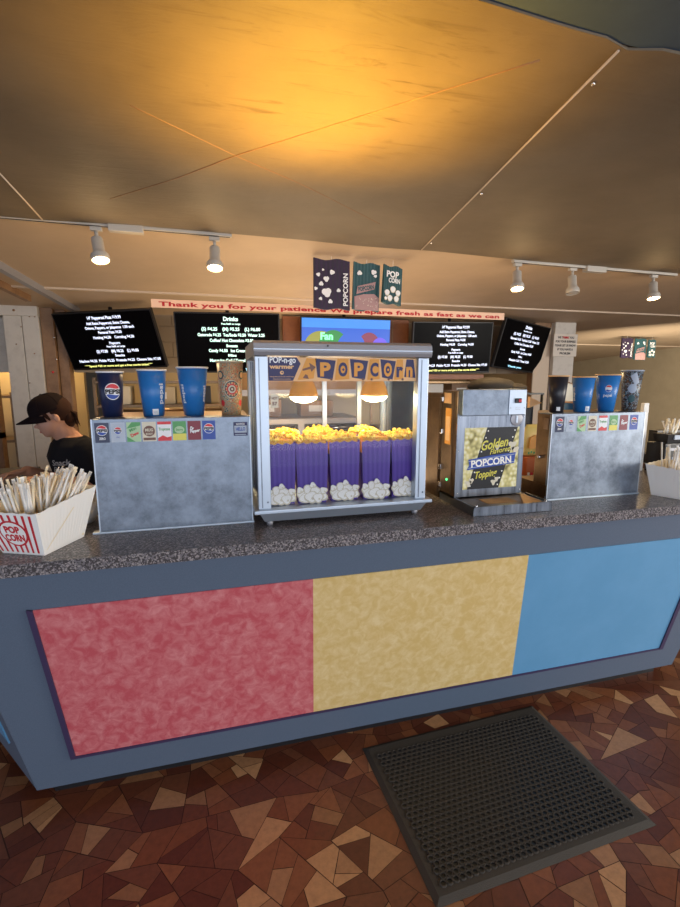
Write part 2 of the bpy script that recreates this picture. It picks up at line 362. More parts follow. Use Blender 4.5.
# canopy over the counter: slight folds shaped to imitate a wedge of shade
b = MB()
nx, ny = 110, 46; X0, X1, Y0, Y1 = -4.0, 5.2, 1.045, 2.85
def canopy_z(x, y):
    z = CZ0
    # fold added along one shade edge, from (-.209,1.633) to (.876,2.473)
    d = ((y - 1.633) - (x + .209) * .774) / 1.265
    if d > 0: z -= .05 * d if d < .3 else .015
    # fold added along the other shade edge, from (-.413,2.396) to (.833,1.152)
    e = ((2.396 - y) - (x + .413) * 1.0) / 1.41
    if e < 0: z += .012 * min(1, -e * 3) * max(0, min(1, (1.15 - x) * 1.6))
    s = (x - 1.284 + (2.865 - y) * .162)
    if s > 0: z -= .010 * min(1, s * 1.5)
    return z
P = []; F = []
for j in range(ny + 1):
    for i in range(nx + 1):
        x = X0 + (X1 - X0) * i / nx; y = Y0 + (2.815 + .033 * x - Y0) * j / ny
        yy = y
        if j == 0: yy = y - .02 * max(0, min(1, (1.0 - x) * 2.2)) + .004 * math.sin(x * 9) + (.02 if abs(x - 1.0) < .06 else 0)
        P.append((x, yy, canopy_z(x, y)))
for j in range(ny):
    for i in range(nx):
        a = j * (nx + 1) + i; F.append((a, a + 1, a + nx + 2, a + nx + 1))
n0 = len(P); P += [(p[0], p[1], 2.46) for p in P[:]]; F += [tuple(k + n0 for k in f[::-1]) for f in F[:]]
ring = list(range(nx + 1)) + [j * (nx + 1) + nx for j in range(1, ny + 1)] + [ny * (nx + 1) + i for i in range(nx - 1, -1, -1)] + [j * (nx + 1) for j in range(ny - 1, 0, -1)]
for k in range(len(ring)):
    a, c = ring[k], ring[(k + 1) % len(ring)]; F.append((a, a + n0, c + n0, c))
b.add(P, F, M['canopy'], smooth=False); struct(b, 'ceiling', 'weathered tan canopy ceiling over the snack counter')
b = MB(); b.tube([(1.284, 2.84, 2.396), (.995, 1.07, 2.398)], .0035, M['trimw'], 6); struct(b, 'trim_1')
b = MB(); b.tube([(-.80, 2.78, 2.384), (-.772, 2.22, 2.386)], .004, M['trimw'], 6); struct(b, 'trim_2')
b = MB()
for t in (.08, .5, .93): b.ball((1.284 - .289 * t + .02, 2.84 - 1.77 * t, 2.398), .007, M['chrome'], sub=1)
struct(b, 'trim_7')
for k, (xa, ya, xb, yb) in enumerate([(-.209, 1.633, .876, 2.473), (-.413, 2.396, .833, 1.152)]):   # dark strips drawn along the two shade edges
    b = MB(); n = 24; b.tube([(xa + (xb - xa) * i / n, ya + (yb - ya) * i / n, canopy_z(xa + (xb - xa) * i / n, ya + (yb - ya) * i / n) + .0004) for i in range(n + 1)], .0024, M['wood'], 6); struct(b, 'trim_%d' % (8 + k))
b = MB(); b.box((-3.8, 2.2, 0), (-3.7, 6.6, 2.5), M['tanw']); struct(b, 'wall_left')
b = MB()   # slate blue ceiling on the customers' side
b.box((-6, -3.0, 2.405), (9, 1.058, 2.50), M['slate']); b.box((-6, .95, 2.50), (9, 1.3, 2.56), M['slate']); struct(b, 'ceiling_customer_side')
b = MB(); b.hexa([(-6, 2.55, CZ0 + .021), (9, 2.55, CZ0 + .021), (9, 9.3, ceilz(9.3)), (-6, 9.3, ceilz(9.3)), (-6, 2.55, 2.52), (9, 2.55, 2.52), (9, 9.3, 2.3), (-6, 9.3, 2.3)], M['ceil'])
struct(b, 'ceiling_back')
for k, (x0, x1, y) in enumerate([(-3, 7.8, 4.25), (4.3, 7.8, 6.45)]):
    b = MB(); z = ceilz(y); b.hexa([(x0, y - .02, z - .012), (x1, y - .02, z - .012), (x1, y + .02, z - .012), (x0, y + .02, z - .012), (x0, y - .02, z + .02), (x1, y - .02, z + .02), (x1, y + .02, z + .02), (x0, y + .02, z + .02)], M['trimw'])
    struct(b, 'trim_%d' % (3 + k))
for k, (xa, ya, xb, yb) in enumerate([(-1.36, 3.1, -1.215, 5.0), (-1.58, 3.2, -1.47, 4.55)]):
    b = MB(); b.hexa([(xa - .022, ya, ceilz(ya) - .05), (xa + .022, ya, ceilz(ya) - .05), (xb + .022, yb, ceilz(yb) - .05), (xb - .022, yb, ceilz(yb) - .05),
                      (xa - .022, ya, ceilz(ya) + .01), (xa + .022, ya, ceilz(ya) + .01), (xb + .022, yb, ceilz(yb) + .01), (xb - .022, yb, ceilz(yb) + .01)], M['wood'] if k else M['roof'])
    struct(b, 'trim_%d' % (5 + k))
b = MB(); b.box((7.86, -1, 0), (8.0, 9.1, 2.5), M['tanw']); struct(b, 'wall_right')
b = MB(); b.box((-6, 9.05, 0), (8.0, 9.2, 2.3), M['tanw']); struct(b, 'wall_back')
# kitchen partition: painted blocks above a wide opening
b = MB()
bw, bh = .40, .155; r_ = 0; z = 1.66
while z < 2.26:
    x = -1.40 - (bw / 2 if r_ % 2 else 0)
    while x < 3.9:
        zt = min(z + bh, ceilz(5.05)); b.box((max(x, -1.34), 5.18, z + .004), (min(x + bw - .008, 3.95), 5.30, zt), M['block'], bev=.004) if zt > z + .03 else None
        x += bw
    z += bh; r_ += 1
b.box((-1.34, 5.19, 1.66), (3.95, 5.28, ceilz(5.2)), M['block']); struct(b, 'wall_kitchen_front')
b = MB(); b.box((-1.42, 6.9, 0), (4.18, 7.0, 2.15), M['beige']); struct(b, 'wall_kitchen_back')
b = MB(); b.box((4.10, 5.01, 0), (4.18, 6.9, 2.2), M['tanw']); struct(b, 'wall_kitchen_right')
b = MB(); b.box((.70, 4.93, 1.60), (2.10, 4.995, 2.235), M['redwood'], bev=.004)
for x in (.9, 1.12, 1.7, 1.9): b.box((x, 4.922, 1.62), (x + .012, 4.93, 2.22), M['wood'])
struct(b, 'wall_wood_panel')
# left end: boarded white post, header, brown jamb, lit store room
b = MB()
for i, (x0, x1) in enumerate([(-1.835, -1.69), (-1.685, -1.55)]): b.box((x0, 5.00, 0), (x1, 5.15, 2.17), M['white'], bev=.004)
b.box((-1.83, 5.03, 0), (-1.555, 5.17, 2.2), M['white'])
for x, z in ((-1.68, 2.15), (-1.57, 2.05), (-1.46, 2.14), (-1.50, 2.14), (-1.62, 1.9), (-1.49, 1.82), (-1.55, 1.56), (-1.5, 1.35)): b.ball((x * 1.08, 4.998, 1.6 + (z - 1.6) * 1.04), .007, M['wood'], sub=1)
struct(b, 'wall_post_left')
b = MB(); b.box((-2.8, 4.97, 2.165), (-1.545, 5.17, 2.255), M['white'], bev=.004); b.ball((-1.73, 4.968, 2.21), .012, M['wood'], sub=1); struct(b, 'wall_header_left')
b = MB(); b.box((-1.545, 5.03, 0), (-1.44, 5.17, 2.25), M['wood'], bev=.004); b.box((-1.435, 5.08, 0), (-1.35, 5.22, 2.24), M['wood'], bev=.004)
b.ball((-1.48, 5.026, 1.66), .012, M['pred'], sub=1)
for z in (1.78, 1.98): b.ball((-1.44, 5.026, z), .01, M['chrome'], sub=1)
struct(b, 'wall_jamb_left')
b = MB(); b.box((-3.6, 6.6, 0), (-1.6, 6.7, 2.2), M['beige']); struct(b, 'wall_store_back')
b = MB(); b.box((-2.9, 5.20, 1.66), (-1.83, 5.30, 2.2), M['white']); struct(b, 'wall_store_front')
b = MB(); b.box((-2.10, 5.2, 0), (-2.03, 5.3, 1.66), M['wood']); b.box((-2.4, 5.2, 1.02), (-2.03, 5.3, 1.08), M['wood']); struct(b, 'door_1')
# right post
b = MB(); b.box((3.93, 4.83, 0), (4.22, 5.0, ceilz(4.85)), M['white'], bev=.005); b.ball((4.1, 4.828, 2.12), .01, M['wood'], sub=1); struct(b, 'wall_post_right')
b = MB(); b.box((3.70, 4.90, 0), (3.93, 5.0, ceilz(4.9)), M['wood'], bev=.004)
b.box((3.70, 4.885, 0), (3.92, 4.90, 2.2), M['trimw'])
struct(b, 'wall_jamb_right')

# ------------------------------------------------------------------ the counter
dirL = V((-.609, .793, 0)); dirR = V((.609, .793, 0))
K = .21 / .94
def yface(z): return 1.545 + (1.02 - z) * K
cn = thing('snack_counter', (.8, 1.95, 0), 'long slate-blue snack counter with slanting front and red, yellow and blue panels', 'counter')
IX = Matrix.Translation((-.8, -1.95, 0))
def cx(z): # corner offset grows with height
    return .103 * (z - .08) / .94
def ring_at(z, ins=0):
    y = yface(z) + ins
    l = V((-.704 - cx(z) + ins * .5, y, z)); r = V((2.316 + cx(z) - ins * .5, y, z))
    t_ = (2.20 - y) / .793
    return [l + dirL * t_, l, r, r + dirR * t_]
b = MB()
lo, hi = ring_at(.08), ring_at(1.02)
lo2 = [V((p.x, p.y, p.z)) for p in lo]
n = 4
P = lo + hi; F = [(i, i + 1, i + 5, i + 4) for i in range(3)] + [(3, 0, 4, 7), (4, 5, 6, 7), (3, 2, 1, 0)]
b.add(P, F, M['cblue'], IX); b.obj('body', cn)
b = MB(); q = ring_at(.08, .07); P = [V((p.x, p.y, 0)) for p in q] + [V((p.x, p.y, .08)) for p in q]
b.add(P, F, M['black'], IX); b.obj('toe_kick', cn)
def facept(u, z, off):   # on the front face, lifted outwards
    return V((u, yface(z) - off, z))
def slab(mb, p0, p1, p2, p3, t, m):  # (x,z) corners bl, br, tr, tl
    C4 = [p0, p1, p2, p3]
    mb.hexa([facept(p0[0], p0[1], t), facept(p1[0], p1[1], t), facept(p1[0], p1[1], -.004), facept(p0[0], p0[1], -.004),
             facept(p3[0], p3[1], t), facept(p2[0], p2[1], t), facept(p2[0], p2[1], -.004), facept(p3[0], p3[1], -.004)], m, IX)
za, zb = .222, .877
for nm, mm, a0, a1, b0, b1 in [('red_panel', 'red', -.553, .343, -.585, .317), ('yellow_panel', 'yellow', .343, 1.295, .317, 1.229), ('blue_panel', 'blue', 1.295, 2.168, 1.229, 2.185)]:
    b = MB(); slab(b, (a0, za), (a1, za), (b1, zb), (b0, zb), .004, M[mm]); b.obj(nm, cn)
b = MB(); slab(b, (-.570, za - .012), (-.553, za - .004), (-.585, zb), (-.602, zb + .004), .010, M['purpleedge'])
slab(b, (-.570, za - .012), (2.180, za - .010), (2.175, za), (-.560, za), .008, M['purpleedge'])
slab(b, (2.168, za - .008), (2.190, za - .010), (2.207, zb), (2.185, zb), .010, M['purpleedge']); b.obj('panel_edge', cn)
# light blue panels on the receding ends
for s, sx in ((-1, -.704), (1, 2.316)):
    b = MB(); d = dirL if s < 0 else dirR; nrm = V((s * .793, -.609, 0))
    def sp(t, z): 
        base = V((sx + s * cx(z), yface(z), z)); return base + d * t + nrm * .005
    pts = [sp(.11, .26), sp(.52, .26), sp(.66, .86), sp(.11, .86)]
    b.hexa([pts[0], pts[1], pts[1] - nrm * .01, pts[0] - nrm * .01, pts[3], pts[2], pts[2] - nrm * .01, pts[3] - nrm * .01], M['blue'], IX); b.obj('side_panel', cn)
b = MB()
def ring_top(z, o):
    l = V((-.829 , 1.50 , z)); r = V((2.441, 1.50, z))
    return [l + dirL * .90, l, r, r + dirR * .90]
P = ring_top(1.02, 0) + ring_top(1.06, 0)
b.add([p for p in P], F, M['granite'])
ct = b.obj('counter_top'); tag(ct, 'grey and brown speckled worktop lying on the slate-blue counter', 'worktop')

# ------------------------------------------------------------------ rubber mat
mat_t = thing('door_mat', (1.02, 1.412, 0), 'black rubber mat with rows of drainage holes on the tile floor', 'mat', rz=math.radians(2.7))
bm = bmesh.new()
W, D, T = .895, .655, .012
b = MB(); m_ = .045
b.hexa([(-W / 2, -D / 2, .001), (W / 2, -D / 2, .001), (W / 2, D / 2, .001), (-W / 2, D / 2, .001), (-W / 2 + .02, -D / 2 + .02, T), (W / 2 - .02, -D / 2 + .02, T), (W / 2 - .02, D / 2 - .02, T), (-W / 2 + .02, D / 2 - .02, T)], M['rubber'])
# ring-shaped cells standing on the mat
b.obj('base', mat_t)
b = MB(); hx = .0235; r0 = .0112
rows = int((D - 2 * m_) / (hx * .866)); cols = int((W - 2 * m_) / hx)
for j in range(rows):
    for i in range(cols):
        x = -W / 2 + m_ + (i + (.5 if j % 2 else 0)) * hx + .006; y = -D / 2 + m_ + j * hx * .866 + .006
        P = []; n = 8
        for rr, z in ((r0 + .0022, T - .001), (r0 + .001, T + .005), (r0 - .0022, T + .005), (r0 - .003, T - .001)):
            P += [(x + rr * math.cos(2 * PI * k / n), y + rr * math.sin(2 * PI * k / n), z) for k in range(n)]
        b.add(P, [(q * n + k, q * n + (k + 1) % n, (q + 1) * n + (k + 1) % n, (q + 1) * n + k) for q in range(3) for k in range(n)] , M['rubber'])
        b.add([(x + (r0 - .003) * math.cos(2 * PI * k / n), y + (r0 - .003) * math.sin(2 * PI * k / n), T + .0004) for k in range(n)], [list(range(n))], M['pblack'])
b.noflip = True
b.obj('drainage_cells', mat_t)

# ------------------------------------------------------------------ drink dispensers
def pepsi(mb, fn, cx_, cy_, r, lay=1, word=True, ml=None, new=True):
    mb.flat(disc(r, 22, cx_, cy_), M['pwhite'], fn, lay, ml)
    N = 12; rr = r * .9
    def arc(a0, a1, R, n=N): return [(cx_ + R * math.cos(a0 + (a1 - a0) * i / n), cy_ + R * math.sin(a0 + (a1 - a0) * i / n)) for i in range(n + 1)]
    top = arc(math.radians(26), math.radians(154), rr); bot = arc(math.radians(206), math.radians(334), rr)
    wt = [(cx_ - rr * .9 + rr * 1.8 * i / 8, cy_ + rr * (.42 + .06 * math.sin(i / 8 * 2 * PI))) for i in range(1, 8)]
    wb = [(cx_ + rr * .9 - rr * 1.8 * i / 8, cy_ - rr * (.42 + .06 * math.sin(i / 8 * 2 * PI))) for i in range(1, 8)]
    mb.flat(top + wt, M['pred'], fn, lay + 1, ml); mb.flat(bot + wb, M['pmid'], fn, lay + 1, ml)
    if word: mb.text('PEPSI', M['pblack'], fn, cx_, cy_, r * .50, r * 1.8, lay + 3, bold=.05, maxlen=ml)
STK = ['pepsi zero cola', 'diet cola', 'green lemon-lime', 'brown root beer', 'red and white iced tea', 'green and yellow lemonade', 'maroon cola', 'blue cola']
def sticker(parent, k, x, y, z, label):
    b = MB(); w_, h_ = .0225, .034; fn = frontfn(x, y, z, .0005)
    basec = ['navy', 'pgrey', 'plime', 'pcream', 'pwhite', 'pgreen', 'pmar', 'pmid'][k]
    b.box((x - w_, y - .0006, z - h_), (x + w_, y, z + h_), M[basec])
    if k == 0: pepsi(b, fn, 0, .008, .018); b.text('ZERO', M['pwhite'], fn, 0, -.020, .008, .02, 1, bold=.03)
    if k == 1: pepsi(b, fn, 0, .006, .013); b.text('diet', M['pmid'], fn, 0, -.016, .006, .012, 1)
    if k == 2:
        b.flat([(-.0225, .012), (-.005, .034), (.0225, .034), (.0225, .022)], M['pgreen'], fn, 1)
        b.flat([(-.0225, -.034), (.005, -.034), (-.0225, -.015)], M['pgreen'], fn, 1)
        b.text('Mtn', M['pgreen'], fn, -.003, .010, .010, .024, 2, bold=.04, rot=.45); b.text('Dew', M['pred'], fn, .003, -.007, .011, .028, 2, bold=.04, rot=.45)
    if k == 3: b.flat(disc(.019, 16, 0, .002), M['pbrown'], fn, 1); b.flat(rect(-.02, -.03, .02, -.021), M['pbrown'], fn, 1); b.text('MUG', M['pcream'], fn, 0, .006, .010, .026, 2, bold=.04); b.text('ROOT', M['pcream'], fn, 0, -.008, .007, .022, 2, bold=.03)
    if k == 4: b.flat(rect(-.0225, .024, .0225, .034), M['pred'], fn, 1); b.text('Tropicana', M['pgreen'], fn, 0, .008, .010, .038, 1, bold=.03); b.flat([(-.0225, -.034), (.0225, -.034), (.0225, -.018), (.008, -.022), (-.006, -.014), (-.0225, -.024)], M['pred'], fn, 1)
    if k == 5: b.flat(rect(-.0225, -.034, .0225, -.010), M['pyel'], fn, 1); b.flat(disc(.013, 16, 0, .004, 1.3), M['plime'], fn, 2); b.text('Starry', M['pgreen'], fn, 0, .005, .008, .024, 3, bold=.03)
    if k == 6: b.text('Dr', M['pwhite'], fn, -.008, .008, .012, .014, 1, bold=.05, shear=.3); b.text('Pepper', M['pwhite'], fn, .002, -.001, .010, .036, 1, bold=.05, shear=.3, rot=.15)
    if k == 7: pepsi(b, fn, 0, .006, .018)
    o = b.obj('sticker', parent); o['label'] = label
def dispenser(x0, x1, y, ztop, label, extra, side_lower, sx):
    t = thing('drink_dispenser', ((x0 + x1) / 2, y + .2, 1.06), label, 'drink machine', 'drink dispensers on the counter')
    T = Matrix.Translation((-(x0 + x1) / 2, -(y + .2), -1.06)); zt = ztop
    def ob(mb, nm, par=t):
        mb.v = [T @ p for p in mb.v]; return mb.obj(nm, par)
    b = MB(); ch = 0 if extra else .10; dp = .36 if extra else .225
    def pl(dz0, dz1, c_, d_): 
        q = [(x0 + .004, y + .004), (x1 - .004, y + .004), (x1 - .004, y + d_), (x0 + .004 + c_, y + d_), (x0 + .004, y + d_ - c_ * 1.3)]
        b.add([V((p[0], p[1], dz0)) for p in q] + [V((p[0], p[1], dz1)) for p in q], [(4, 3, 2, 1, 0), (5, 6, 7, 8, 9)] + [(i, (i + 1) % 5, (i + 1) % 5 + 5, i + 5) for i in range(5)], M['darksteel'])
    pl(1.12, zt - .0005, ch, dp); pl(1.062, 1.12, 0, .38 if extra else .235); ob(b, 'body')
    b = MB(); b.box((x0, y - .002, 1.066), (x1, y + .004, zt), M['steel'], bev=.0015)
    b.box((x0, y, zt - .004), (x1, y + .08, zt), M['steel']); b.box((x0, y - .003, 1.066), (x0 + .004, y + .01, zt), M['alu']); b.box((x1 - .004, y - .003, 1.066), (x1, y + .01, zt), M['alu'])
    ob(b, 'back_panel')
    b = MB(); b.box((x0 - .022 if extra else x0, y - .010, 1.0605), (x1 + .004, y + .02, 1.068), M['alu'], bev=.002); ob(b, 'bottom_strip')
    for k in range(8):
        xx = x0 + .033 + (k * .0502 if extra else k * .0578)
        if not extra: xx = x0 + .042 + k * .0575
        b0 = t; st = None
        sticker(t, k, xx - (x0 + x1) / 2, -.2 - .002, zt - .046 - 1.06, ['dark blue sticker with round cola logo', 'pale grey sticker with small round logo', 'pale green sticker with slanted lettering', 'brown root beer sticker', 'white sticker with red base', 'green and yellow sticker', 'maroon sticker with white script', 'royal blue sticker with round cola logo'][k])
    if extra:
        b = MB(); fn = frontfn(x1 - .036, y - .002, zt - .045, .0005)
        b.box((x1 - .061, y - .003, zt - .070), (x1 - .011, y - .002, zt - .020), M['pindigo']); b.flat(rect(-.022, -.014, .022, .012), M['pgrey'], fn, 2); b.text('NOTICE', M['pwhite'], fn, 0, .018, .007, .03, 2, bold=.03); b.text('HELLO', M['pmid'], fn, 0, 0, .012, .034, 3, bold=.04)
        b.flat(rect(-.02, -.022, .02, -.019), M['pgrey'], fn, 2)
        o = ob(b, 'sticker'); o['label'] = 'small dark blue notice sticker'
    else:
        b = MB(); b.box((x0 - .003, y + .02, zt - .07), (x0 + .004, y + .045, zt - .02), M['card']); b.box((x0 - .003, y + .0, 1.08), (x0 + .006, y + .18, 1.13), M['darksteel']); ob(b, 'side_plate')
        b = MB(); b.ball((x0 - .002, y + .06, 1.25), .009, M['chrome']); ob(b, 'screw')
    return t
dispenser(-.412, .120, 1.735, 1.463, 'steel drink dispenser back between the striped straw box and the popcorn warmer', True, 0, 0)
dispenser(1.408, 1.915, 1.715, 1.448, 'steel drink dispenser back to the right of the popcorn topping machine', False, 0, 0)
# beverage pipe behind the left dispenser
b = MB(); b.tube([(-.42, 2.16, 1.45), (.10, 2.16, 1.45)], .022, M['darksteel'], 14)
for x in (-.3, -.12, .03): b.tube([(x, 2.16, 1.45), (x + .03, 2.16, 1.45)], .027, M['darksteel'], 14)
for x in (-.36, .08): b.tube([(x, 2.16, 1.06), (x, 2.16, 1.45)], .012, M['darksteel'], 10)
tag(b.obj('steel_pipe'), 'dull steel pipe rail running behind the left row of cups', 'pipe')

# ------------------------------------------------------------------ cups
def cupfn(rb, rt, h, a0=-PI / 2, off=.0006):
    def f(u, v, l):
        r = rb + (rt - rb) * v / h + off * (l + 1); a = a0 + u / rt
        return V((r * math.cos(a), r * math.sin(a), v))
    return f
def cup(x, y, z, rb, rt, h, body, label, deco=None, rim='pwhite', base=None):
    t = thing('paper_cup', (x, y, z), label, 'cup', 'paper cups on the drink dispensers')
    b = MB(); b.lathe([(0.0001, .004), (rb - .003, .004), (rb - .002, .0), (rb, .0), (rt, h - .002), (rt - .0015, h - .002), (rb - .002, .006), (.0001, .006)], M[body], n=40); b.obj('body', t)
    b = MB(); P = [(rt + .0028 + .0024 * math.cos(a), h - .003 + .0034 * math.sin(a)) for a in [2 * PI * k / 8 for k in range(9)]]
    b.lathe([(p[0] - .002, p[1]) for p in P], M[rim], n=40); b.obj('rim', t)
    if deco:
        b = MB(); deco(b, cupfn(rb, rt, h), rb, rt, h); b.obj('print', t)
    return t
A = 2 * PI
def d_navy(b, f, rb, rt, h): pepsi(b, f, .014, h * .56, .030, 0, True, .006)
def barcode(b, f, u, ml=.006):
    b.flat(rect(u - .014, .005, u + .014, .027), M['pwhite'], f, 0, ml)
    for k in range(8): b.flat(rect(u - .010 + k * .0026, .009, u - .0088 + k * .0026, .021), M['pgrey'], f, 1)
def d_blue1(b, f, rb, rt, h):
    barcode(b, f, .014)
    b.text('pepsi', M['pwhite'], f, .040, h * .48, .020, .075, 0, bold=.03, rot=PI / 2)
def d_blue2(b, f, rb, rt, h):
    b.text('pepsi', M['pwhite'], f, -.050, h * .45, .018, .07, 0, bold=.03, rot=PI / 2); b.text('pepsi', M['pwhite'], f, .058, h * .45, .018, .06, 0, bold=.03, rot=PI / 2)
def d_ornate(b, f, rb, rt, h):
    for r, m_ in ((.034, 'pcream'), (.031, 'pteal'), (.027, 'ppeach'), (.020, 'pred'), (.015, 'pcream'), (.009, 'pbrown'), (.004, 'pcream')): b.flat(disc(r, 24, .004, h * .48), M[m_], f, {'pcream': 0}.get(m_, 1) if r > .03 else int((.036 - r) * 400), .007)
    for k in range(14):
        a = 2 * PI * k / 14; b.flat(disc(.003, 8, .004 + .0235 * math.cos(a), h * .48 + .0235 * math.sin(a)), M['pred' if k % 2 else 'pteal'], f, 8)
    for u in (-.045, .05): b.flat(disc(.016, 16, u, h * .74), M['pteal'], f, 1, .006); b.flat(disc(.011, 16, u, h * .74), M['ppeach'], f, 2, .006); b.flat(disc(.012, 16, u, h * .22), M['pred'], f, 1, .006)
def d_dark(b, f, rb, rt, h): b.flat(rect(-.03, .008, -.008, .026), M['pwhite'], f, 0, .006)
def d_blueR1(b, f, rb, rt, h):
    barcode(b, f, .0); b.text('pepsi', M['pwhite'], f, -.088, h * .5, .016, .06, 0, bold=.03, rot=PI / 2)
def d_blueR2(b, f, rb, rt, h):
    u, v, r = -.034, h * .62, .016
    pepsi(b, f, u, v, r, 0, False, .005); b.text('pepsi', M['pwhite'], f, u - .002, v - .030, .014, .044, 0, bold=.02)
def d_dark2(b, f, rb, rt, h):
    b.flat(disc(.022, 18, -.03, h * .55), M['pgrey'], f, 0, .007); b.flat(disc(.018, 14, -.03, h * .30), M['pteal'], f, 1, .007)
    b.flat([(-.045, h * .85), (-.02, h * .95), (.0, h * .7), (-.02, h * .62)], M['pgrey'], f, 1, .007)
cup(-.365, 1.86, 1.463, .033, .044, .163, 'navy', 'tall dark navy paper cup with round logo, first cup on the left dispenser', d_navy)
cup(-.224, 1.86, 1.463, .036, .050, .170, 'pblue', 'blue paper cup with barcode at its base, beside the navy cup', d_blue1)
cup(-.081, 1.86, 1.463, .036, .056, .180, 'pblue', 'plain-faced blue paper cup between barcode cup and ornate cup, left dispenser', d_blue2)
cup(.058, 1.86, 1.463, .036, .050, .203, 'cuppat', 'ornate red and cream patterned paper cup beside the popcorn warmer', d_ornate, 'pcream')
cup(1.500, 1.80, 1.448, .029, .042, .166, 'charcoal', 'dark charcoal paper cup, first cup on the right dispenser', d_dark, 'ppeach')
cup(1.637, 1.80, 1.448, .034, .048, .162, 'pblue', 'blue paper cup with barcode beside the charcoal cup', d_blueR1, 'ppeach')
cup(1.772, 1.80, 1.448, .034, .053, .172, 'pblue', 'blue paper cup with round logo facing front on the right dispenser', d_blueR2, 'ppeach')
cup(1.930, 1.82, 1.448, .031, .047, .192, 'cuppat2', 'dark ornate patterned paper cup at the far right of the dispenser', d_dark2, 'pgrey')
c9 = cup(1.83, 2.06, 1.06, .038, .052, .42, 'pblue', 'stack of blue paper cups half hidden behind the right dispenser cups', None, 'ppeach')
c9.name = 'cup_stack'; c9['category'] = 'cup stack'; del c9['group']

# ------------------------------------------------------------------ popcorn warmer
wx0, wx1, wy0, wy1 = .137, .800, 1.685, 2.10
wz0, wz1 = 1.060, 1.735
wm = thing('popcorn_warmer', ((wx0 + wx1) / 2, (wy0 + wy1) / 2, 1.06), 'glass-fronted steel popcorn warmer cabinet full of purple bags, centre of the counter', 'popcorn warmer')
TW = Matrix.Translation((-(wx0 + wx1) / 2, -(wy0 + wy1) / 2, -1.06))
def wob(mb, nm, par=wm):
    mb.v = [TW @ p for p in mb.v]; return mb.obj(nm, par)
b = MB(); b.prism([(0, 0), (-.008, .018), (-.006, .042), (.010, .052), (.1, .058)] [:4] + [(.01, .052)], .01, M['roof']) if 0 else None
prof = [(wy0 - .020, 1.680), (wy0 - .026, 1.692), (wy0 - .022, 1.722), (wy0 - .006, 1.732), (wy1 + .01, 1.733), (wy1 + .01, 1.676)]
P = [(wx0 - .003, y, z) for y, z in prof] + [(wx1 + .006, y, z) for y, z in prof]; n = len(prof)
b.add(P, [list(range(n)), list(range(2 * n - 1, n - 1, -1))] + [(i, (i + 1) % n, (i + 1) % n + n, i + n) for i in range(n)], M['roof'])
b.box((wx0 - .004, wy0 - .0268, 1.700), (wx1 + .007, wy0 - .024, 1.703), M['alu']); b.ball((wx0 + .26, wy0 - .024, 1.716), .004, M['pblack'], sub=1); wob(b, 'roof')
for x0, x1, y0, y1 in ((wx0, wx0 + .046, wy0 - .012, wy0 + .03), (wx1 - .044, wx1, wy0 - .012, wy0 + .03), (wx0, wx0 + .04, wy1 - .04, wy1), (wx1 - .04, wx1, wy1 - .04, wy1)):
    b = MB(); b.box((x0, y0, 1.118), (x1, y1, 1.678), M['alu'], bev=.003)
    b.box((x0 + .012, y0 - .0015, 1.13), (x0 + .016, y0, 1.67), M['steel']); b.ball((x1 - .012, y0, 1.15), .004, M['steel'], sub=1); wob(b, 'corner_post')
b = MB(); b.box((wx0 - .018, wy0 - .040, 1.112), (wx1 + .018, wy1 + .01, 1.126), M['alu'], bev=.003); wob(b, 'shelf_rim')
b = MB(); z0 = 1.078
P = [(wx0 + .02, wy0 - .015, z0), (wx1 - .02, wy0 - .015, z0), (wx1 - .02, wy1 - .02, z0), (wx0 + .02, wy1 - .02, z0), (wx0 + .002, wy0 - .030, 1.112), (wx1 - .002, wy0 - .030, 1.112), (wx1 - .002, wy1, 1.112), (wx0 + .002, wy1, 1.112)]
b.hexa(P, M['alu']); wob(b, 'base')
for x in (wx0 + .04, wx1 - .04):
    for y in (wy0 + .0, wy1 - .05):
        b = MB(); b.lathe([(.0001, 1.0602), (.010, 1.0602), (.013, 1.068), (.012, 1.080), (.0001, 1.080)], M['roof'], Matrix.Translation((x, y, 0)), n=14); wob(b, 'foot')
b = MB(); b.box((wx0 + .046, wy0 + .004, 1.126), (wx1 - .044, wy0 + .008, 1.676), M['glass']); wob(b, 'front_glass')
for x in (wx0 + .018, wx1 - .022):
    b = MB(); b.box((x, wy0 + .03, 1.126), (x + .004, wy1 - .04, 1.676), M['glass']); wob(b, 'side_glass')
for x0, x1 in ((wx0 + .04, .47), (.49, wx1 - .04)):
    b = MB(); b.box((x0 + .012, wy1 - .02, 1.15), (x1 - .012, wy1 - .016, 1.66), M['glass'])
    d = wob(b, 'rear_door_glass')
b = MB()
for x0, x1 in ((wx0 + .04, wx0 + .05), (.47, .49), (wx1 - .165, wx1 - .145), (wx1 - .05, wx1 - .04)): b.box((x0, wy1 - .026, 1.126), (x1, wy1 - .010, 1.676), M['alu'])
b.box((wx0 + .04, wy1 - .026, 1.126), (wx1 - .04, wy1 - .010, 1.15), M['alu']); b.box((wx0 + .04, wy1 - .026, 1.655), (wx1 - .04, wy1 - .010, 1.676), M['alu']); wob(b, 'rear_door_frame')
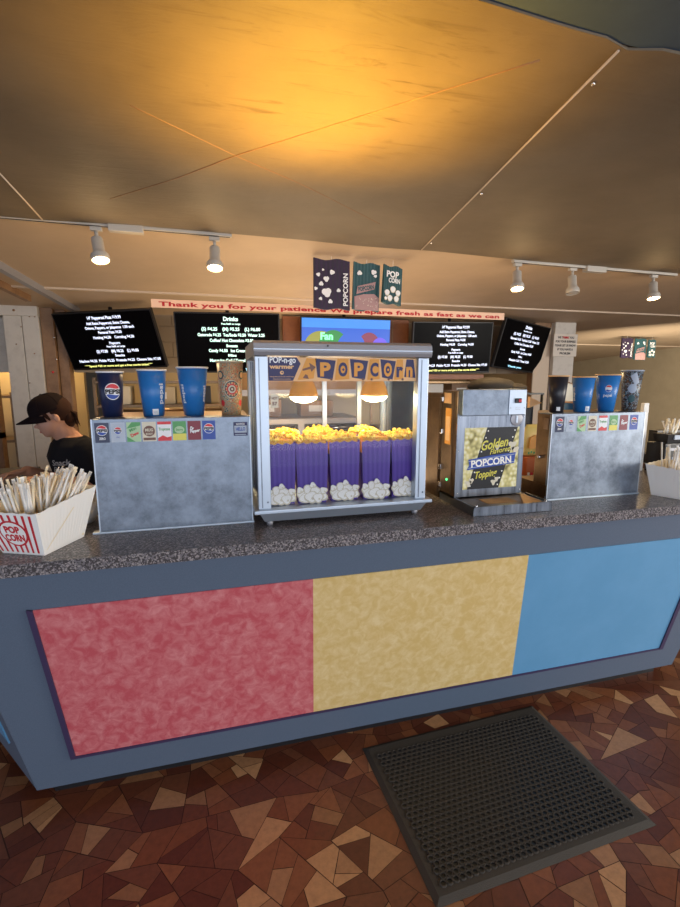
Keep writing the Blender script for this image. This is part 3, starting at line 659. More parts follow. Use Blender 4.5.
# sign across the top of the glass
sx0, sx1, sz0, sz1 = wx0 + .048, wx1 - .046, 1.590, 1.675; sw = sx1 - sx0; sh = sz1 - sz0; sy = wy0 + .002
b = MB(); b.box((sx0, sy, sz0), (sx1, sy + .002, sz1), M['ppeach']); fn = frontfn(sx0, sy, sz0, .0005)
b.flat([(0, .002), (sw * .155, .002), (sw * .205, sh * .74), (sw * .18, sh), (0, sh)], M['pindigo'], fn, 0)
b.text('POP-n-go', M['pwhite'], fn, sw * .092, sh * .90, .022, sw * .165, 1, bold=.03); b.text('warmer', M['ppeach'], fn, sw * .085, sh * .62, .015, sw * .155, 1, bold=.04)
b.flat(disc(.007, 14, sw * .085, sh * .36), M['ppeach'], fn, 1); b.flat(disc(.003, 10, sw * .087, sh * .37), M['pindigo'], fn, 2)
for k in range(2): b.text('keep food fresh and hot', M['ppeach'], fn, sw * .085, sh * (.20 - k * .10), .0045, sw * (.15 - .04 * k), 1)
cells = [(.165, .31, 'porange', None, None), (.30, .435, 'pindigo', 'P', 'porange'), (.425, .545, 'porange', 'O', 'pindigo'), (.53, .655, 'pindigo', 'P', 'porange'), (.645, .755, 'porange', 'C', 'pindigo'), (.74, .85, 'pindigo', 'O', 'porange'), (.835, .925, 'porange', 'r', 'pindigo'), (.905, .995, 'pindigo', 'n', 'porange')]
for i, (u0, u1, bc, ch, tc_) in enumerate(cells):
    a, c = u0 * sw, u1 * sw
    if i == 0:
        b.flat([(a + .01, .004), (c - .012, .010), (c + .0, sh - .004), (a + .045, sh - .002)], M[bc], fn, 0)
        b.flat([(a + .03, sh * .52), (c - .025, sh * .62), (c - .028, sh * .78), (c - .004, sh * .60), (c - .02, sh * .40), (c - .024, sh * .52), (a + .03, sh * .44)], M['pbrown'], fn, 1)
        b.flat([(a + .03, sh * .14), (c - .03, sh * .10), (c - .035, sh * .26), (a + .04, sh * .30)], M['pbrown'], fn, 1); continue
    up = i % 2
    q = [(a + .008, .014), (c - .012, .006), (c, sh - .010), (a, sh - .003)] if up else [(a + .002, .004), (c - .010, .008), (c - .014, sh - .003), (a + .012, sh - .003)]
    if i == 7: q = [(a + .004, .016), (c, .012), (c - .010, sh - .003), (a + .012, sh - .003)]
    b.flat(q, M[bc], fn, 0 if up else 1)
    b.text(ch, M[tc_], fn, (a + c) / 2 - .001, sh * .52, sh * (.56 if ch.isupper() else .62), (c - a) * .52, 3, bold=.045)
    if ch == 'O': b.flat([( (a + c) / 2 - .005, sh * .50), ((a + c) / 2, sh * .43), ((a + c) / 2 + .005, sh * .50), ((a + c) / 2, sh * .57)], M[tc_], fn, 3)
for u in (.405, .62, .68, .80, .90): b.flat(disc(.005, 8, u * sw, .007), M['pbrown'], fn, 2)
wob(b, 'popcorn_sign')
# small stickers inside the left glass
b = MB(); fn = frontfn(wx0 + .055, wy0 + .009, 1.495, .0005); b.box((wx0 + .055, wy0 + .009, 1.495), (wx0 + .082, wy0 + .010, 1.545), M['pcream']); fn2 = frontfn(wx0 + .0685, wy0 + .003, 1.52, .0005)
b.box((wx0 + .055, wy0 + .003, 1.495), (wx0 + .082, wy0 + .004, 1.545), M['pcream']); b.text('HOT', M['pbrown'], fn2, 0, .010, .009, .020, 0, bold=.04); b.text('57', M['pbrown'], fn2, 0, -.009, .012, .018, 0, bold=.04); wob(b, 'glass_sticker')
# heat lamps
for x in (.325, .625):
    L_ = MB(); TT = Matrix.Translation((x + .018, 1.86, 0))
    L_.lathe([(.010, 1.676), (.012, 1.64), (.022, 1.622), (.032, 1.605), (.050, 1.565), (.058, 1.540), (.059, 1.530), (.056, 1.528)], M['amber'], TT, 32)
    lp = wob(L_, 'heat_lamp')
    L_ = MB(); L_.lathe([(.056, 1.530), (.050, 1.518), (.034, 1.508), (.016, 1.504), (.0001, 1.503)], M['hot'], TT, 32); wob(L_, 'bulb_face', lp)
    L_ = MB(); L_.lathe([(.019, 1.676), (.019, 1.640), (.0001, 1.640)], M['lampw'], TT, 20); wob(L_, 'socket', lp)
    light('heat_lamp_light', 'SPOT', (x + .018, 1.86, 1.500), (x + .018, 1.84, 1.1), 6.5, (1.0, .66, .20), .04, spot=118, blend=.5)
# added spot above the warmer's front edge, standing in for its glow on the canopy
light('canopy_glow_fill', 'SPOT', (.38, 1.61, 1.745), (.35, 1.46, 2.4), 84, (1.0, .52, .05), .03, spot=118, blend=1.0)

# ------------------------------------------------------------------ popcorn bags in the warmer
def kernels(mb, n, w_, d_, zb, zh, seed):
    rnd = random.Random(seed); P0 = []
    for _ in range(n):
        x = rnd.uniform(-w_ / 2, w_ / 2); y = rnd.uniform(-d_ / 2, d_ / 2); h = zh * (1 - (abs(x) / (w_ / 2)) ** 2.5 * .5) * (1 - (abs(y) / (d_ / 2)) ** 3 * .4)
        c = V((x, y, zb + rnd.uniform(h * .45, h))); r = rnd.uniform(.0055, .0085)
        for q in range(4):
            o = V((rnd.uniform(-1, 1), rnd.uniform(-1, 1), rnd.uniform(-.8, 1))) * r * .75
            mb.ball(c + o, r * rnd.uniform(.55, .9), M['kernel'] if rnd.random() > .22 else M['kerneldark'], sub=1, jit=.12)
    mb.box((-w_ / 2 + .006, -d_ / 2 + .006, zb - .05), (w_ / 2 - .006, d_ / 2 - .006, zb + zh * .35), M['kerneldark'])
POPB = [(-.034, .030, .024), (-.012, .046, .023), (.012, .036, .026), (.034, .024, .021), (-.030, .012, .020), (-.006, .016, .024), (.020, .010, .020), (.040, .044, .014), (-.046, .048, .013), (.000, .064, .012)]
def make_bag(label, group, w_=.118, d_=.075, h=.232, seed=1, pop=True):
    t = thing('popcorn_bag', (0, 0, 0), label, 'popcorn bag', group)
    b = MB(); N = 12; wt, wb = w_, w_ * .88; rnd = random.Random(seed)
    for i in range(N):    # front, vertical pleat stripes with slight waves
        u0, u1 = i / N - .5, (i + 1) / N - .5
        for j in range(8):
            v0, v1 = j / 8, (j + 1) / 8
            def pt(u, v):
                w0 = wb + (wt - wb) * v; return V((u * w0, -d_ / 2 - .002 * math.sin(u * 2 * PI * 6) - .006 * math.sin(v * PI), v * h + (.004 * math.sin(u * 24 + seed) if v == 1 else 0)))
            b.add([pt(u0, v0), pt(u1, v0), pt(u1, v1), pt(u0, v1)], [(0, 1, 2, 3)], M['bagstripe' if i % 2 else 'bagpurple'])
    for s in (-1, 1):
        P = [V((s * wb / 2, -d_ / 2, 0)), V((s * wb / 2 - s * .008, 0, 0)), V((s * wb / 2, d_ / 2, 0)), V((s * wt / 2, d_ / 2, h)), V((s * (wt / 2 - .012), 0, h)), V((s * wt / 2, -d_ / 2, h))]
        b.add(P, [(0, 1, 4, 5), (1, 2, 3, 4)], M['bagpurple'])
    b.add([V((-wb / 2, d_ / 2, 0)), V((wb / 2, d_ / 2, 0)), V((wt / 2, d_ / 2, h)), V((-wt / 2, d_ / 2, h))], [(0, 1, 2, 3)], M['bagpurple'])
    b.add([V((-wb / 2, -d_ / 2, 0)), V((wb / 2, -d_ / 2, 0)), V((wb / 2, d_ / 2, 0)), V((-wb / 2, d_ / 2, 0))], [(0, 1, 2, 3)], M['bagpurple'])
    b.obj('bag', t)
    b = MB()
    for k, (x, z, r) in enumerate(POPB):   # printed popcorn at the foot of the bag
        fnb = lambda u, v, l: V((u, -d_ / 2 - .0085 - .0004 * l, v))
        r *= 1.0; z = max(z * 1.12, r + .001); x *= w_ / .118
        pts = [(x + r * (1 + .14 * math.sin(a * 3 + k)) * math.cos(a) * 1.05, z + r * (1 + .14 * math.sin(a * 3 + k)) * math.sin(a)) for a in [2 * PI * i / 18 for i in range(18)]]
        b.flat(pts, M['pcream'], fnb, k * 2); b.flat([(x + (p[0] - x) * .80 - .001, z + (p[1] - z) * .80 + .002) for p in pts], M['paper'], fnb, k * 2 + 1)
        b.flat(disc(r * .22, 8, x + r * .2, z - r * .2), M['pcream'], fnb, k * 2 + 2)
    b.obj('popcorn_print', t)
    if pop:
        b = MB(); kernels(b, 75, w_ * .98, d_ * 1.0, h, .036, seed); o = b.obj('popcorn', t); o['kind'] = 'stuff'
    return t
g1 = 'filled popcorn bags in the warmer'
bags = [(.222, 1.752, 4, 'purple popcorn bag at the far left of the front row, inside the warmer'), (.347, 1.748, -3, 'purple popcorn bag second from left in the warmer, under left heat lamp'), (.474, 1.757, 2, 'purple popcorn bag in the middle of the warmer front row'),
        (.604, 1.748, -3, 'purple popcorn bag second from right in the warmer, under right heat lamp'), (.722, 1.760, 8, 'purple popcorn bag at the far right of the front row, inside the warmer')]
pb = make_bag(bags[0][3], g1, seed=3)
pb2 = make_bag(bags[1][3], g1, seed=8, w_=.124)
for i, (x, y, a, lab) in enumerate(bags):
    o = pb if i == 0 else pb2 if i == 1 else copy_tree(pb if i % 2 else pb2)
    o.location = (x, y, 1.127); o.rotation_euler = (0, 0, math.radians(a)); o['label'] = lab
for i, (x, y, lab) in enumerate([(.27, 1.94, 'popcorn bag in the back row of the warmer, behind the left bags'), (.43, 1.98, 'popcorn bag in the back row of the warmer, behind the middle bag'), (.62, 1.95, 'popcorn bag in the back row of the warmer, behind the right bags')]):
    o = copy_tree(pb2 if i % 2 else pb); o.location = (x, y, 1.127); o['label'] = lab

# ------------------------------------------------------------------ topping dispenser
tx0, tx1, ty, tzb = .968, 1.297, 1.742, 1.100
tp = thing('topping_dispenser', ((tx0 + tx1) / 2, 1.80, 1.06), 'steel popcorn topping dispenser with yellow and black poster and drip tray', 'topping dispenser')
TT = Matrix.Translation((-(tx0 + tx1) / 2, -1.80, -1.06))
def tob(mb, nm, par=tp):
    mb.v = [TT @ p for p in mb.v]; return mb.obj(nm, par)
b = MB(); b.box((tx0, ty + .003, tzb), (tx1, 1.872, 1.550), M['darksteel'], bev=.003); tob(b, 'body')
b = MB(); b.box((tx0, ty - .003, 1.098), (tx1 - .003, ty + .003, 1.455), M['steel2'], bev=.001)
for x in (tx0 + .01, tx1 - .014):
    for z in (1.115, 1.30, 1.44): b.ball((x, ty - .003, z), .0035, M['chrome'], sub=1)
tob(b, 'front_panel')
b = MB(); b.box((tx0 + .006, ty - .030, 1.447), (tx1 - .024, ty + .02, 1.556), M['steel'], bev=.003); hd = tob(b, 'head')
b = MB(); xs = tx1 - .108; b.box((xs, ty - .033, 1.450), (tx1 - .026, ty - .030, 1.553), M['alu'], bev=.001); b.box((xs + .002, ty - .034, 1.535), (tx1 - .028, ty - .033, 1.5355), M['pgrey'])
for x in (xs + .008, tx1 - .034): b.ball((x, ty - .034, 1.478), .0025, M['roof'], sub=1)
fn = frontfn(xs + .041, ty - .0335, 1.480, .0005); b.text('PRESS', M['roof'], fn, 0, -.008, .004, .026, 0); b.text('READY HOT', M['roof'], fn, 0, .0, .003, .026, 0)
cp = tob(b, 'control_plate', hd)
b = MB(); b.box((xs + .026, ty - .040, 1.498), (xs + .056, ty - .033, 1.518), M['pblack'], bev=.003); b.box((xs + .040, ty - .042, 1.502), (xs + .053, ty - .039, 1.514), M['pred'], bev=.001); tob(b, 'rocker_switch', cp)
b = MB(); fx = tx1 - .048; b.lathe([(.0001, 0), (.030, 0), (.030, .002), (.027, .003), (.0001, .003)], M['roof'], Matrix.Translation((fx, ty - .003, 1.428)) @ Matrix.Rotation(PI / 2, 4, 'X'), 28)
b.box((fx - .004, ty - .009, 1.412), (fx + .004, ty - .006, 1.442), M['alu'])
tob(b, 'lock_badge')
# poster
px0, px1, pz0, pz1 = tx0 + .036, tx1 - .030, 1.130, 1.395; pw, ph = px1 - px0, pz1 - pz0; py = ty - .003
b = MB(); b.box((px0, py - .0008, pz0), (px1, py, pz1), M['printpop']); fn = frontfn(px0, py - .0008, pz0, .0005)
b.flat([(.02, 0), (pw * .66, 0), (pw * .97, ph), (pw * .40, ph)], M['pblack'], fn, 0)
for t_ in range(9):
    f_ = (t_ + .5) / 9; b.flat(disc(.0036, 6, .02 + (pw * .40 - .02) * f_ + .010, ph * f_), M['paper'], fn, 1); b.flat(disc(.0036, 6, pw * .66 + (pw * .31) * f_ - .010, ph * f_), M['paper'], fn, 1)
for (u, v, r) in ((.10, .10, .013), (.15, .14, .011), (.56, .10, .012), (.62, .15, .010), (.60, .68, .012), (.88, .70, .018), (.94, .62, .016)):
    b.flat([(pw * u + r * (1 + .3 * math.sin(3 * a)) * math.cos(a), ph * v + r * (1 + .3 * math.sin(3 * a)) * math.sin(a)) for a in [2 * PI * i / 14 for i in range(14)]], M['pcream'], fn, 2)
b.text('Golden', M['pyel'], fn, pw * .55, ph * .74, .040, pw * .50, 3, bold=.02, shear=.4, rot=.14); b.text('Flavored', M['pyel'], fn, pw * .66, ph * .63, .022, pw * .40, 3, bold=.01, shear=.4, rot=.14)
b.flat([(pw * .06, ph * .32), (pw * .50, ph * .36), (pw * .93, ph * .40), (pw * .95, ph * .58), (pw * .5, ph * .545), (pw * .08, ph * .49), (pw * .10, ph * .40)], M['pmid'], fn, 3)
b.flat([(pw * .08, ph * .455), (pw * .5, ph * .505), (pw * .93, ph * .545), (pw * .93, ph * .555), (pw * .5, ph * .515), (pw * .08, ph * .465)], M['pgrey'], fn, 4)
b.flat([(pw * .08, ph * .345), (pw * .5, ph * .385), (pw * .93, ph * .42), (pw * .93, ph * .43), (pw * .5, ph * .395), (pw * .08, ph * .355)], M['pgrey'], fn, 4)
b.text('POPCORN', M['paper'], fn, pw * .50, ph * .445, .030, pw * .74, 5, bold=.035, rot=.07); b.text('Topping', M['pyel'], fn, pw * .42, ph * .25, .030, pw * .40, 3, bold=.02, shear=.4, rot=.10)
tob(b, 'poster')
# left side: hinges, stickers, lamps
b = MB(); sxp = tx0 - .001
b.box((sxp - .004, ty + .03, 1.105), (sxp, 1.865, 1.545), M['darksteel']); tob(b, 'side_door')
for z in (1.50, 1.36, 1.20, 1.12):
    b = MB(); b.box((sxp - .010, 1.855, z), (sxp - .003, 1.875, z + .022), M['chrome'], bev=.002); tob(b, 'hinge')
b = MB(); b.box((sxp - .0055, ty + .045, 1.495), (sxp - .0045, ty + .105, 1.540), M['ppeach']); b.box((sxp - .0055, ty + .040, 1.32), (sxp - .0045, ty + .09, 1.475), M['porange']); b.box((sxp - .0065, ty + .048, 1.335), (sxp - .0055, ty + .082, 1.44), M['ppeach']); tob(b, 'warning_labels')
b = MB(); b.ball((sxp - .005, ty + .06, 1.165), .006, M['greenlight'], sub=1); tob(b, 'indicator_lamp')
b = MB()
P = [(.965, 1.578, 1.0612), (1.322, 1.572, 1.0612), (1.322, 1.87, 1.0612), (.965, 1.87, 1.0612)]; H = .030
b.hexa(P + [(p[0], p[1], p[2] + H) for p in P], M['steel2'])
b.box((.985, 1.60, 1.0912), (1.302, 1.735, 1.0935), M['darksteel']); b.box((1.06, 1.625, 1.0935), (1.20, 1.70, 1.0945), M['card'])
for x in (.965, 1.316): b.box((x, 1.575, 1.0912), (x + .006, 1.74, 1.099), M['steel2'])
b.box((.965, 1.574, 1.0912), (1.322, 1.582, 1.099), M['steel2'])
for x in (.983, 1.305): b.ball((x, 1.590, 1.099), .006, M['chrome'], sub=2)
tob(b, 'drip_tray')
for p in ((1.00, 1.78), (1.27, 1.78)):
    b = MB(); b.lathe([(.009, 1.091), (.009, 1.101), (.0001, 1.101)], M['black'], Matrix.Translation((p[0], p[1], 0)), 12); tob(b, 'foot')
# rear cabinet between warmer and topping machine
rc = thing('steel_cabinet', (1.09, 1.96, 1.06), 'warm-tinted steel cabinet standing behind the topping machine, right of the warmer', 'cabinet')
b = MB(); b.box((-.12, -.07, .001), (.12, .08, .475), M['darksteel'], bev=.004); b.obj('body', rc)
b = MB(); b.box((-.124, -.06, .02), (-.120, .07, .455), M['darksteel'], bev=.001); b.obj('door', rc)

# ------------------------------------------------------------------ straw boxes
def straw_box(P4, T4, label, stripes, inner='paper', outer='paper'):
    c = sum((V((p[0], p[1], 0)) for p in P4), V()) / 4; t = thing('popcorn_box', (c.x, c.y, 1.06), label, 'paper box')
    O = V((c.x, c.y, 1.06)); P = [V((*p, 1.061)) - O for p in P4]; Q = [V(p) - O for p in T4]
    b = MB(); th = .0012
    for k in range(4):
        a, a2, q2, q = P[k], P[(k + 1) % 4], Q[(k + 1) % 4], Q[k]
        nrm = (a2 - a).cross(q - a).normalized()
        if nrm.dot(a + a2) < 0: nrm = -nrm
        N = 16; top = []
        for i in range(N + 1):
            f = i / N; p = q.lerp(q2, f); top.append(p + V((0, 0, -.004 * abs(math.sin(f * PI * 5)))))
        bot = [a.lerp(a2, i / N) for i in range(N + 1)]
        for (o1, m_) in ((V(), outer), (-nrm * th, inner)):
            for i in range(N): b.add([bot[i] + o1, bot[i + 1] + o1, top[i + 1] + o1, top[i] + o1], [(0, 1, 2, 3)], M[m_])
        for i in range(N): b.add([top[i], top[i + 1], top[i + 1] - nrm * th, top[i] - nrm * th], [(0, 1, 2, 3)], M[outer])
    b.add(P, [(0, 1, 2, 3)], M[outer]); b.obj('body', t)
    if stripes:
        a, a2, q2, q = P[0], P[1], Q[1], Q[0]; nrm = (a2 - a).cross(q - a).normalized()
        if nrm.y > 0: nrm = -nrm
        def f(u, v, l): return a.lerp(a2, u).lerp(q.lerp(q2, u), v) + nrm * (.0007 * (l + 1))
        b = MB()
        for k in range(8):
            u = .03 + k * .118; b.flat(rect(u, .05, u + .045, .93), M['papred'], f, 0)
        b.flat(disc(.5, 26, .54, .52, .52 / 1.0) and [( .50 + .27 * math.cos(t_), .50 + .30 * math.sin(t_)) for t_ in [2 * PI * i / 28 for i in range(28)]], M['papred'], f, 1)
        b.flat([( .50 + .235 * math.cos(t_), .50 + .262 * math.sin(t_)) for t_ in [2 * PI * i / 28 for i in range(28)]], M['paper'], f, 2)
        b.text('POP', M['papred'], f, .50, .60, .15, .28, 3, bold=.05); b.text('CORN', M['papred'], f, .50, .41, .15, .38, 3, bold=.05)
        b.obj('red_stripes', t)
    b = MB(); a, a2, q2, q = (P[1], P[2], Q[2], Q[1]); nrm = (a2 - a).cross(q - a).normalized()
    if nrm.dot(a + a2) < 0: nrm = -nrm
    def g(u, v, l): return a.lerp(a2, u).lerp(q.lerp(q2, u), v) + nrm * (.0007 * (l + 1))
    b.flat([(.02, .97), (.05, .97), (.97, .08), (.97, .05), (.94, .05)], M['cream'], g, 0); b.flat([(.05, .1), (.07, .1), (.62, .75), (.60, .76)], M['cream'], g, 0); b.obj('fold', t)
    return t
PL = [(-.664, 1.614), (-.528, 1.552), (-.458, 1.714), (-.594, 1.776)]
TL = [(-.722, 1.605, 1.205), (-.535, 1.535, 1.200), (-.410, 1.735, 1.238), (-.60, 1.83, 1.238)]
straw_box(PL, TL, 'red-striped white popcorn box full of straws at the left end of the counter', True, 'cream')
PR = [(1.958, 1.678), (2.011, 1.549), (2.177, 1.618), (2.124, 1.747)]
TR = [(1.918, 1.690, 1.212), (1.985, 1.522, 1.200), (2.205, 1.607, 1.200), (2.14, 1.775, 1.212)]
straw_box(PR, TR, 'plain white paper box of straws at the right end of the counter', False, 'cream')
def straw_proto(m_):
    b = MB(); b.tube([(0, 0, 0), (0, 0, .205)], .0036, M[m_], 7); b.box((-.005, -.0008, .196), (.005, .0008, .212), M[m_]); b.box((-.005, -.0008, -.004), (.005, .0008, .008), M[m_]); return b.obj('drinking_straw')
protos = [straw_proto('paper'), straw_proto('cream')]; used = [False, False]
def place_straw(base, tip, label, group, rnd):
    k = 0 if rnd.random() < .7 else 1
    if not used[k]: o = protos[k]; used[k] = True
    else: o = protos[k].copy(); COL.objects.link(o)
    d = (tip - base).normalized(); o.location = base; o.rotation_euler = d.to_track_quat('Z', 'Y').to_euler()
    o.rotation_euler.rotate_axis('Z', rnd.uniform(0, 3)); return tag(o, label, 'straw', group)
def fill(P4, T4, n, lean, label, group, seed, h, sc=1):
    rnd = random.Random(seed); p0, p1, p3 = V((*P4[0], 0)), V((*P4[1], 0)), V((*P4[3], 0))
    for i in range(n):
        u, v = rnd.uniform(.10, .90), rnd.uniform(.10, .90)
        u = u * (.75 if 'leaning' not in group else .9); v = v if 'leaning' not in group else .3 + v * .65; bp = p0 + (p1 - p0) * u + (p3 - p0) * v; bp.z = 1.068 + rnd.uniform(.01, .045)
        l = lean(u, v, rnd)
        q_ = place_straw(bp, bp + V((l[0], l[1], h)), label, group, rnd); q_.scale = (1, 1, sc * rnd.uniform(.95, 1.05))
def leanL(u, v, r):
    # straws near the left lean out left, those at the far right lean right
    return (-.05 + (u + v) * .04 + r.uniform(-.03, .03), r.uniform(-.01, .03))
def leanL2(u, v, r): return (.085 + r.uniform(-.03, .025), .03 + r.uniform(-.02, .02))
fill(PL, TL, 62, leanL, 'paper-wrapped drinking straw in the upright left cluster of the red-striped box', 'upright straws in the striped box', 5, .20, .86)
fill(PL, TL, 44, leanL2, 'paper-wrapped drinking straw leaning right in the bundle of the red-striped box', 'leaning straws in the striped box', 6, .19)
def leanR(u, v, r): return (.08 + r.uniform(-.09, .06), .02 + r.uniform(-.02, .02))
fill(PR, TR, 34, leanR, 'paper-wrapped drinking straw standing in the plain white box', 'straws in the plain white box', 9, .16, .88)
# bowl behind the striped box
b = MB(); b.lathe([(.0001, .002), (.045, .002), (.075, .05), (.088, .092), (.085, .092), (.072, .052), (.043, .008), (.0001, .008)], M['paper'], n=36)
tag(b.obj('paper_bowl', loc=(-.512, 1.90, 1.0605)), 'white bowl behind the striped straw box on the counter', 'bowl')

# ------------------------------------------------------------------ stuff at the right end of the counter
rg = thing('card_terminal', (2.83, 2.30, 1.06), 'black boxy till with screen at the far right behind the plain straw box', 'till')
b = MB(); b.box((-.17, -.10, .001), (.20, .12, .06), M['black'], bev=.006); b.obj('base', rg)
b = MB(); b.hexa([(-.15, -.03, .06), (.18, -.03, .06), (.18, .06, .06), (-.15, .06, .06), (-.15, .0, .215), (.18, .0, .215), (.18, .06, .215), (-.15, .06, .215)], M['black']); b.obj('housing', rg)
b = MB(); b.hexa([(-.13, -.031, .075), (.16, -.031, .075), (.16, -.029, .075), (-.13, -.029, .075), (-.13, -.003, .20), (.16, -.003, .20), (.16, .001, .20), (-.13, .001, .20)], M['screen']); b.obj('screen', rg)
b = MB(); b.box((-.085, -.06, .001), (.085, .06, .175), M['black'], bev=.006)
pr = thing('receipt_printer', (2.53, 2.10, 1.06), 'black box printer under the cup of white straws, right of the dispenser', 'printer'); b.obj('body', pr)
b = MB(); fn = frontfn(0, -.061, .10, .0005); b.text('EPSON', M['pgrey'], fn, 0, -.01, .012, .06, 0, bold=.03); b.box((-.06, -.064, .135), (.06, -.060, .150), M['roof']); b.obj('slot', pr)
b = MB(); b.hexa([(-.055, -.04, .001), (.055, -.04, .001), (.055, .04, .001), (-.055, .04, .001), (-.065, -.05, .05), (.065, -.05, .05), (.065, .05, .05), (-.065, .05, .05)], M['black']); b.box((-.02, -.053, .02), (.045, -.045, .045), M['pgrey'])
tag(b.obj('straw_holder', loc=(2.535, 2.10, 1.236)), 'black holder of white straws on top of the printer', 'holder')
rnd = random.Random(3)
for i in range(12):
    place_straw(V((2.535 + rnd.uniform(-.035, .035), 2.10 + rnd.uniform(-.02, .02), 1.242)), V((2.535 + rnd.uniform(-.09, .14), 2.10 + rnd.uniform(-.03, .03), 1.42)), 'short white straw in the black holder on the printer', 'straws in the black holder', rnd)
    o = bpy.data.objects[-1] if 0 else None
for o in COL.objects:
    if o.get('group') == 'straws in the black holder': o.scale = (1.2, 1.2, .62)
b = MB(); b.box((-.018, -.012, .001), (.018, .012, .40), M['paper'], bev=.004); tag(b.obj('menu_stand', loc=(2.405, 2.16, 1.06)), 'upright narrow white stand beside the black straw holder', 'stand')
b = MB(); b.box((-.006, -.02, .001), (.006, .02, .11), M['cream'], bev=.001); tag(b.obj('card_stack', loc=(1.975, 1.79, 1.06)), 'cream upright card against the right side of the right dispenser', 'card')

# snack bag, shelf and plate between the topping machine and the right dispenser
b = MB(); b.box((1.55, 2.35, .95), (2.30, 2.80, .985), M['darksteel'], bev=.004); b.box((1.55, 2.35, 0), (1.60, 2.8, .95), M['darksteel']); b.box((2.25, 2.35, 0), (2.3, 2.8, .95), M['darksteel'])
b.box((1.55, 2.75, 0), (2.3, 2.8, 1.0), M['black']); tag(b.obj('prep_table'), 'low dark steel prep table behind the right dispenser', 'table')
bx = thing('food_crate', (2.0, 2.58, .985), 'burnt orange box holding a yellow snack bag, beside the topping machine', 'box')
b = MB(); b.box((-.11, -.08, .001), (.11, .08, .12), M['redlabel'], bev=.005); b.obj('body', bx)
b = MB(); 
for k in range(9): b.box((-.10 + k * .023, -.083, .004), (-.085 + k * .023, -.080, .024), M[['pwhite', 'pred', 'pyel'][k % 3]])
b.obj('trim_band', bx)
sb = thing('snack_bag', (1.99, 2.58, 1.107), 'yellow and orange snack bag standing on the burnt orange box', 'snack bag')
P = []; F = []
for j in range(9):
    v = j / 8; ww = .095 - .035 * max(0, v - .6) / .4; dd = .035 * math.sin(min(1, v * 1.0 + .25) * PI * .5) * (1 - v ** 3) + .003
    for i in range(16):
        a = 2 * PI * i / 16; P.append((ww * math.cos(a) * (1 + .05 * math.sin(5 * a + j)), dd * math.sin(a), v * .20))
for j in range(8):
    for i in range(16): F.append((j * 16 + i, j * 16 + (i + 1) % 16, (j + 1) * 16 + (i + 1) % 16, (j + 1) * 16 + i))
F += [list(range(15, -1, -1)), [8 * 16 + i for i in range(16)]]
b = MB(); b.add(P, F, M['yellowbag'], smooth=True); b.obj('pouch', sb)
b = MB(); fn = lambda u, v, l: V((u, -.040 - .0005 * l, v)); b.flat([(-.06, .05), (.03, .04), (.05, .10), (.0, .14), (-.05, .12)], M['porange'], fn, 0)
for k in range(7): b.flat(disc(.008, 7, -.06 + k * .02, .02 + .006 * (k % 2)), M['pgreen'], fn, 1)
b.obj('print', sb)
b = MB(); b.lathe([(.0001, 0), (.05, .0), (.085, .012), (.09, .016), (.085, .018), (.05, .006), (.0001, .006)], M['pcream'], Matrix.Rotation(math.radians(78), 4, 'X'), 32)
b.lathe([(.085, .017), (.092, .016), (.092, .019), (.085, .020)], M['pbrown'], Matrix.Rotation(math.radians(78), 4, 'X'), 32)
pst = thing('plate_stand', (2.13, 2.52, .985), 'round cream plate on edge in a dark stand, behind the charcoal cup', 'plate')
b2 = MB(); b2.box((-.05, -.02, .001), (.05, .03, .42), M['black']); b2.obj('stand', pst)
pl = b.obj('plate', pst); pl.location = (-.0, -.04, .50)
b = MB(); b.box((-.04, -.05, .001), (.04, .04, .46), M['black'], bev=.004)
bs = thing('napkin_dispenser', (1.97, 2.66, .985), 'black dispenser with a peach paper tip sticking out, behind the topping machine', 'dispenser')
b.v = [V((p.x * .9, p.y * .8, p.z)) for p in b.v]; b.obj('body', bs)
b = MB(); b.prism([(0, 0), (.09, .03), (0, .07)], .02, M['ppeach'], Matrix.Translation((-.03, -.085, .43))); b.obj('paper', bs)

# ------------------------------------------------------------------ screens
def tv(name, c, yaw, tilt, roll, W, H, lines, label, tm, ls):
    yaw, tilt, roll = map(math.radians, (yaw, tilt, roll)); ca, sa = math.cos(yaw), math.sin(yaw)
    rt = V((ca, sa, 0)); nn = V((sa, -ca, 0)); up = V((0, 0, 1)) * math.cos(tilt) + nn * math.sin(tilt)
    rt, up = rt * math.cos(roll) + up * math.sin(roll), -rt * math.sin(roll) + up * math.cos(roll)
    yy = up.cross(rt); R_ = Matrix((rt, yy, up)).transposed().to_4x4()
    t = thing(name, c, label, 'screen', 'menu screens under the ceiling'); t.rotation_euler = R_.to_euler()
    b = MB(); b.box((-W / 2, 0, -H / 2), (W / 2, .045, H / 2), M['black'], bev=.005); b.box((-W / 3, .045, -H / 3), (W / 3, .075, H / 3), M['black'], bev=.01); b.obj('casing', t)
    b = MB(); b.box((-W / 2 + .012, -.001, -H / 2 + .018), (W / 2 - .012, .001, H / 2 - .012), M['screen']); sc = b.obj('screen_glass', t)
    b = MB(); fn = lambda u, v, l: V((u, -.002 - .0004 * l, v))
    for (txt, u, v, h, wd, m_) in lines: b.text(txt, M[m_ or tm], fn, u * W, v * H, h * H * ls, wd * W if wd else None, 1, bold=.035)
    if lines:
        b.obj('menu_text', sc)
    cl = V(c); b = MB(); inv = (Matrix.Translation(cl) @ R_).inverted()
    top = ceilz(cl.y) + .01
    b.tube([inv @ V((cl.x, cl.y + .10, top)), inv @ V((cl.x, cl.y + .10, cl.z + .05)), V((0, .07, 0))], .018, M['black'], 8); b.obj('ceiling_bracket', t)
    return t, sc
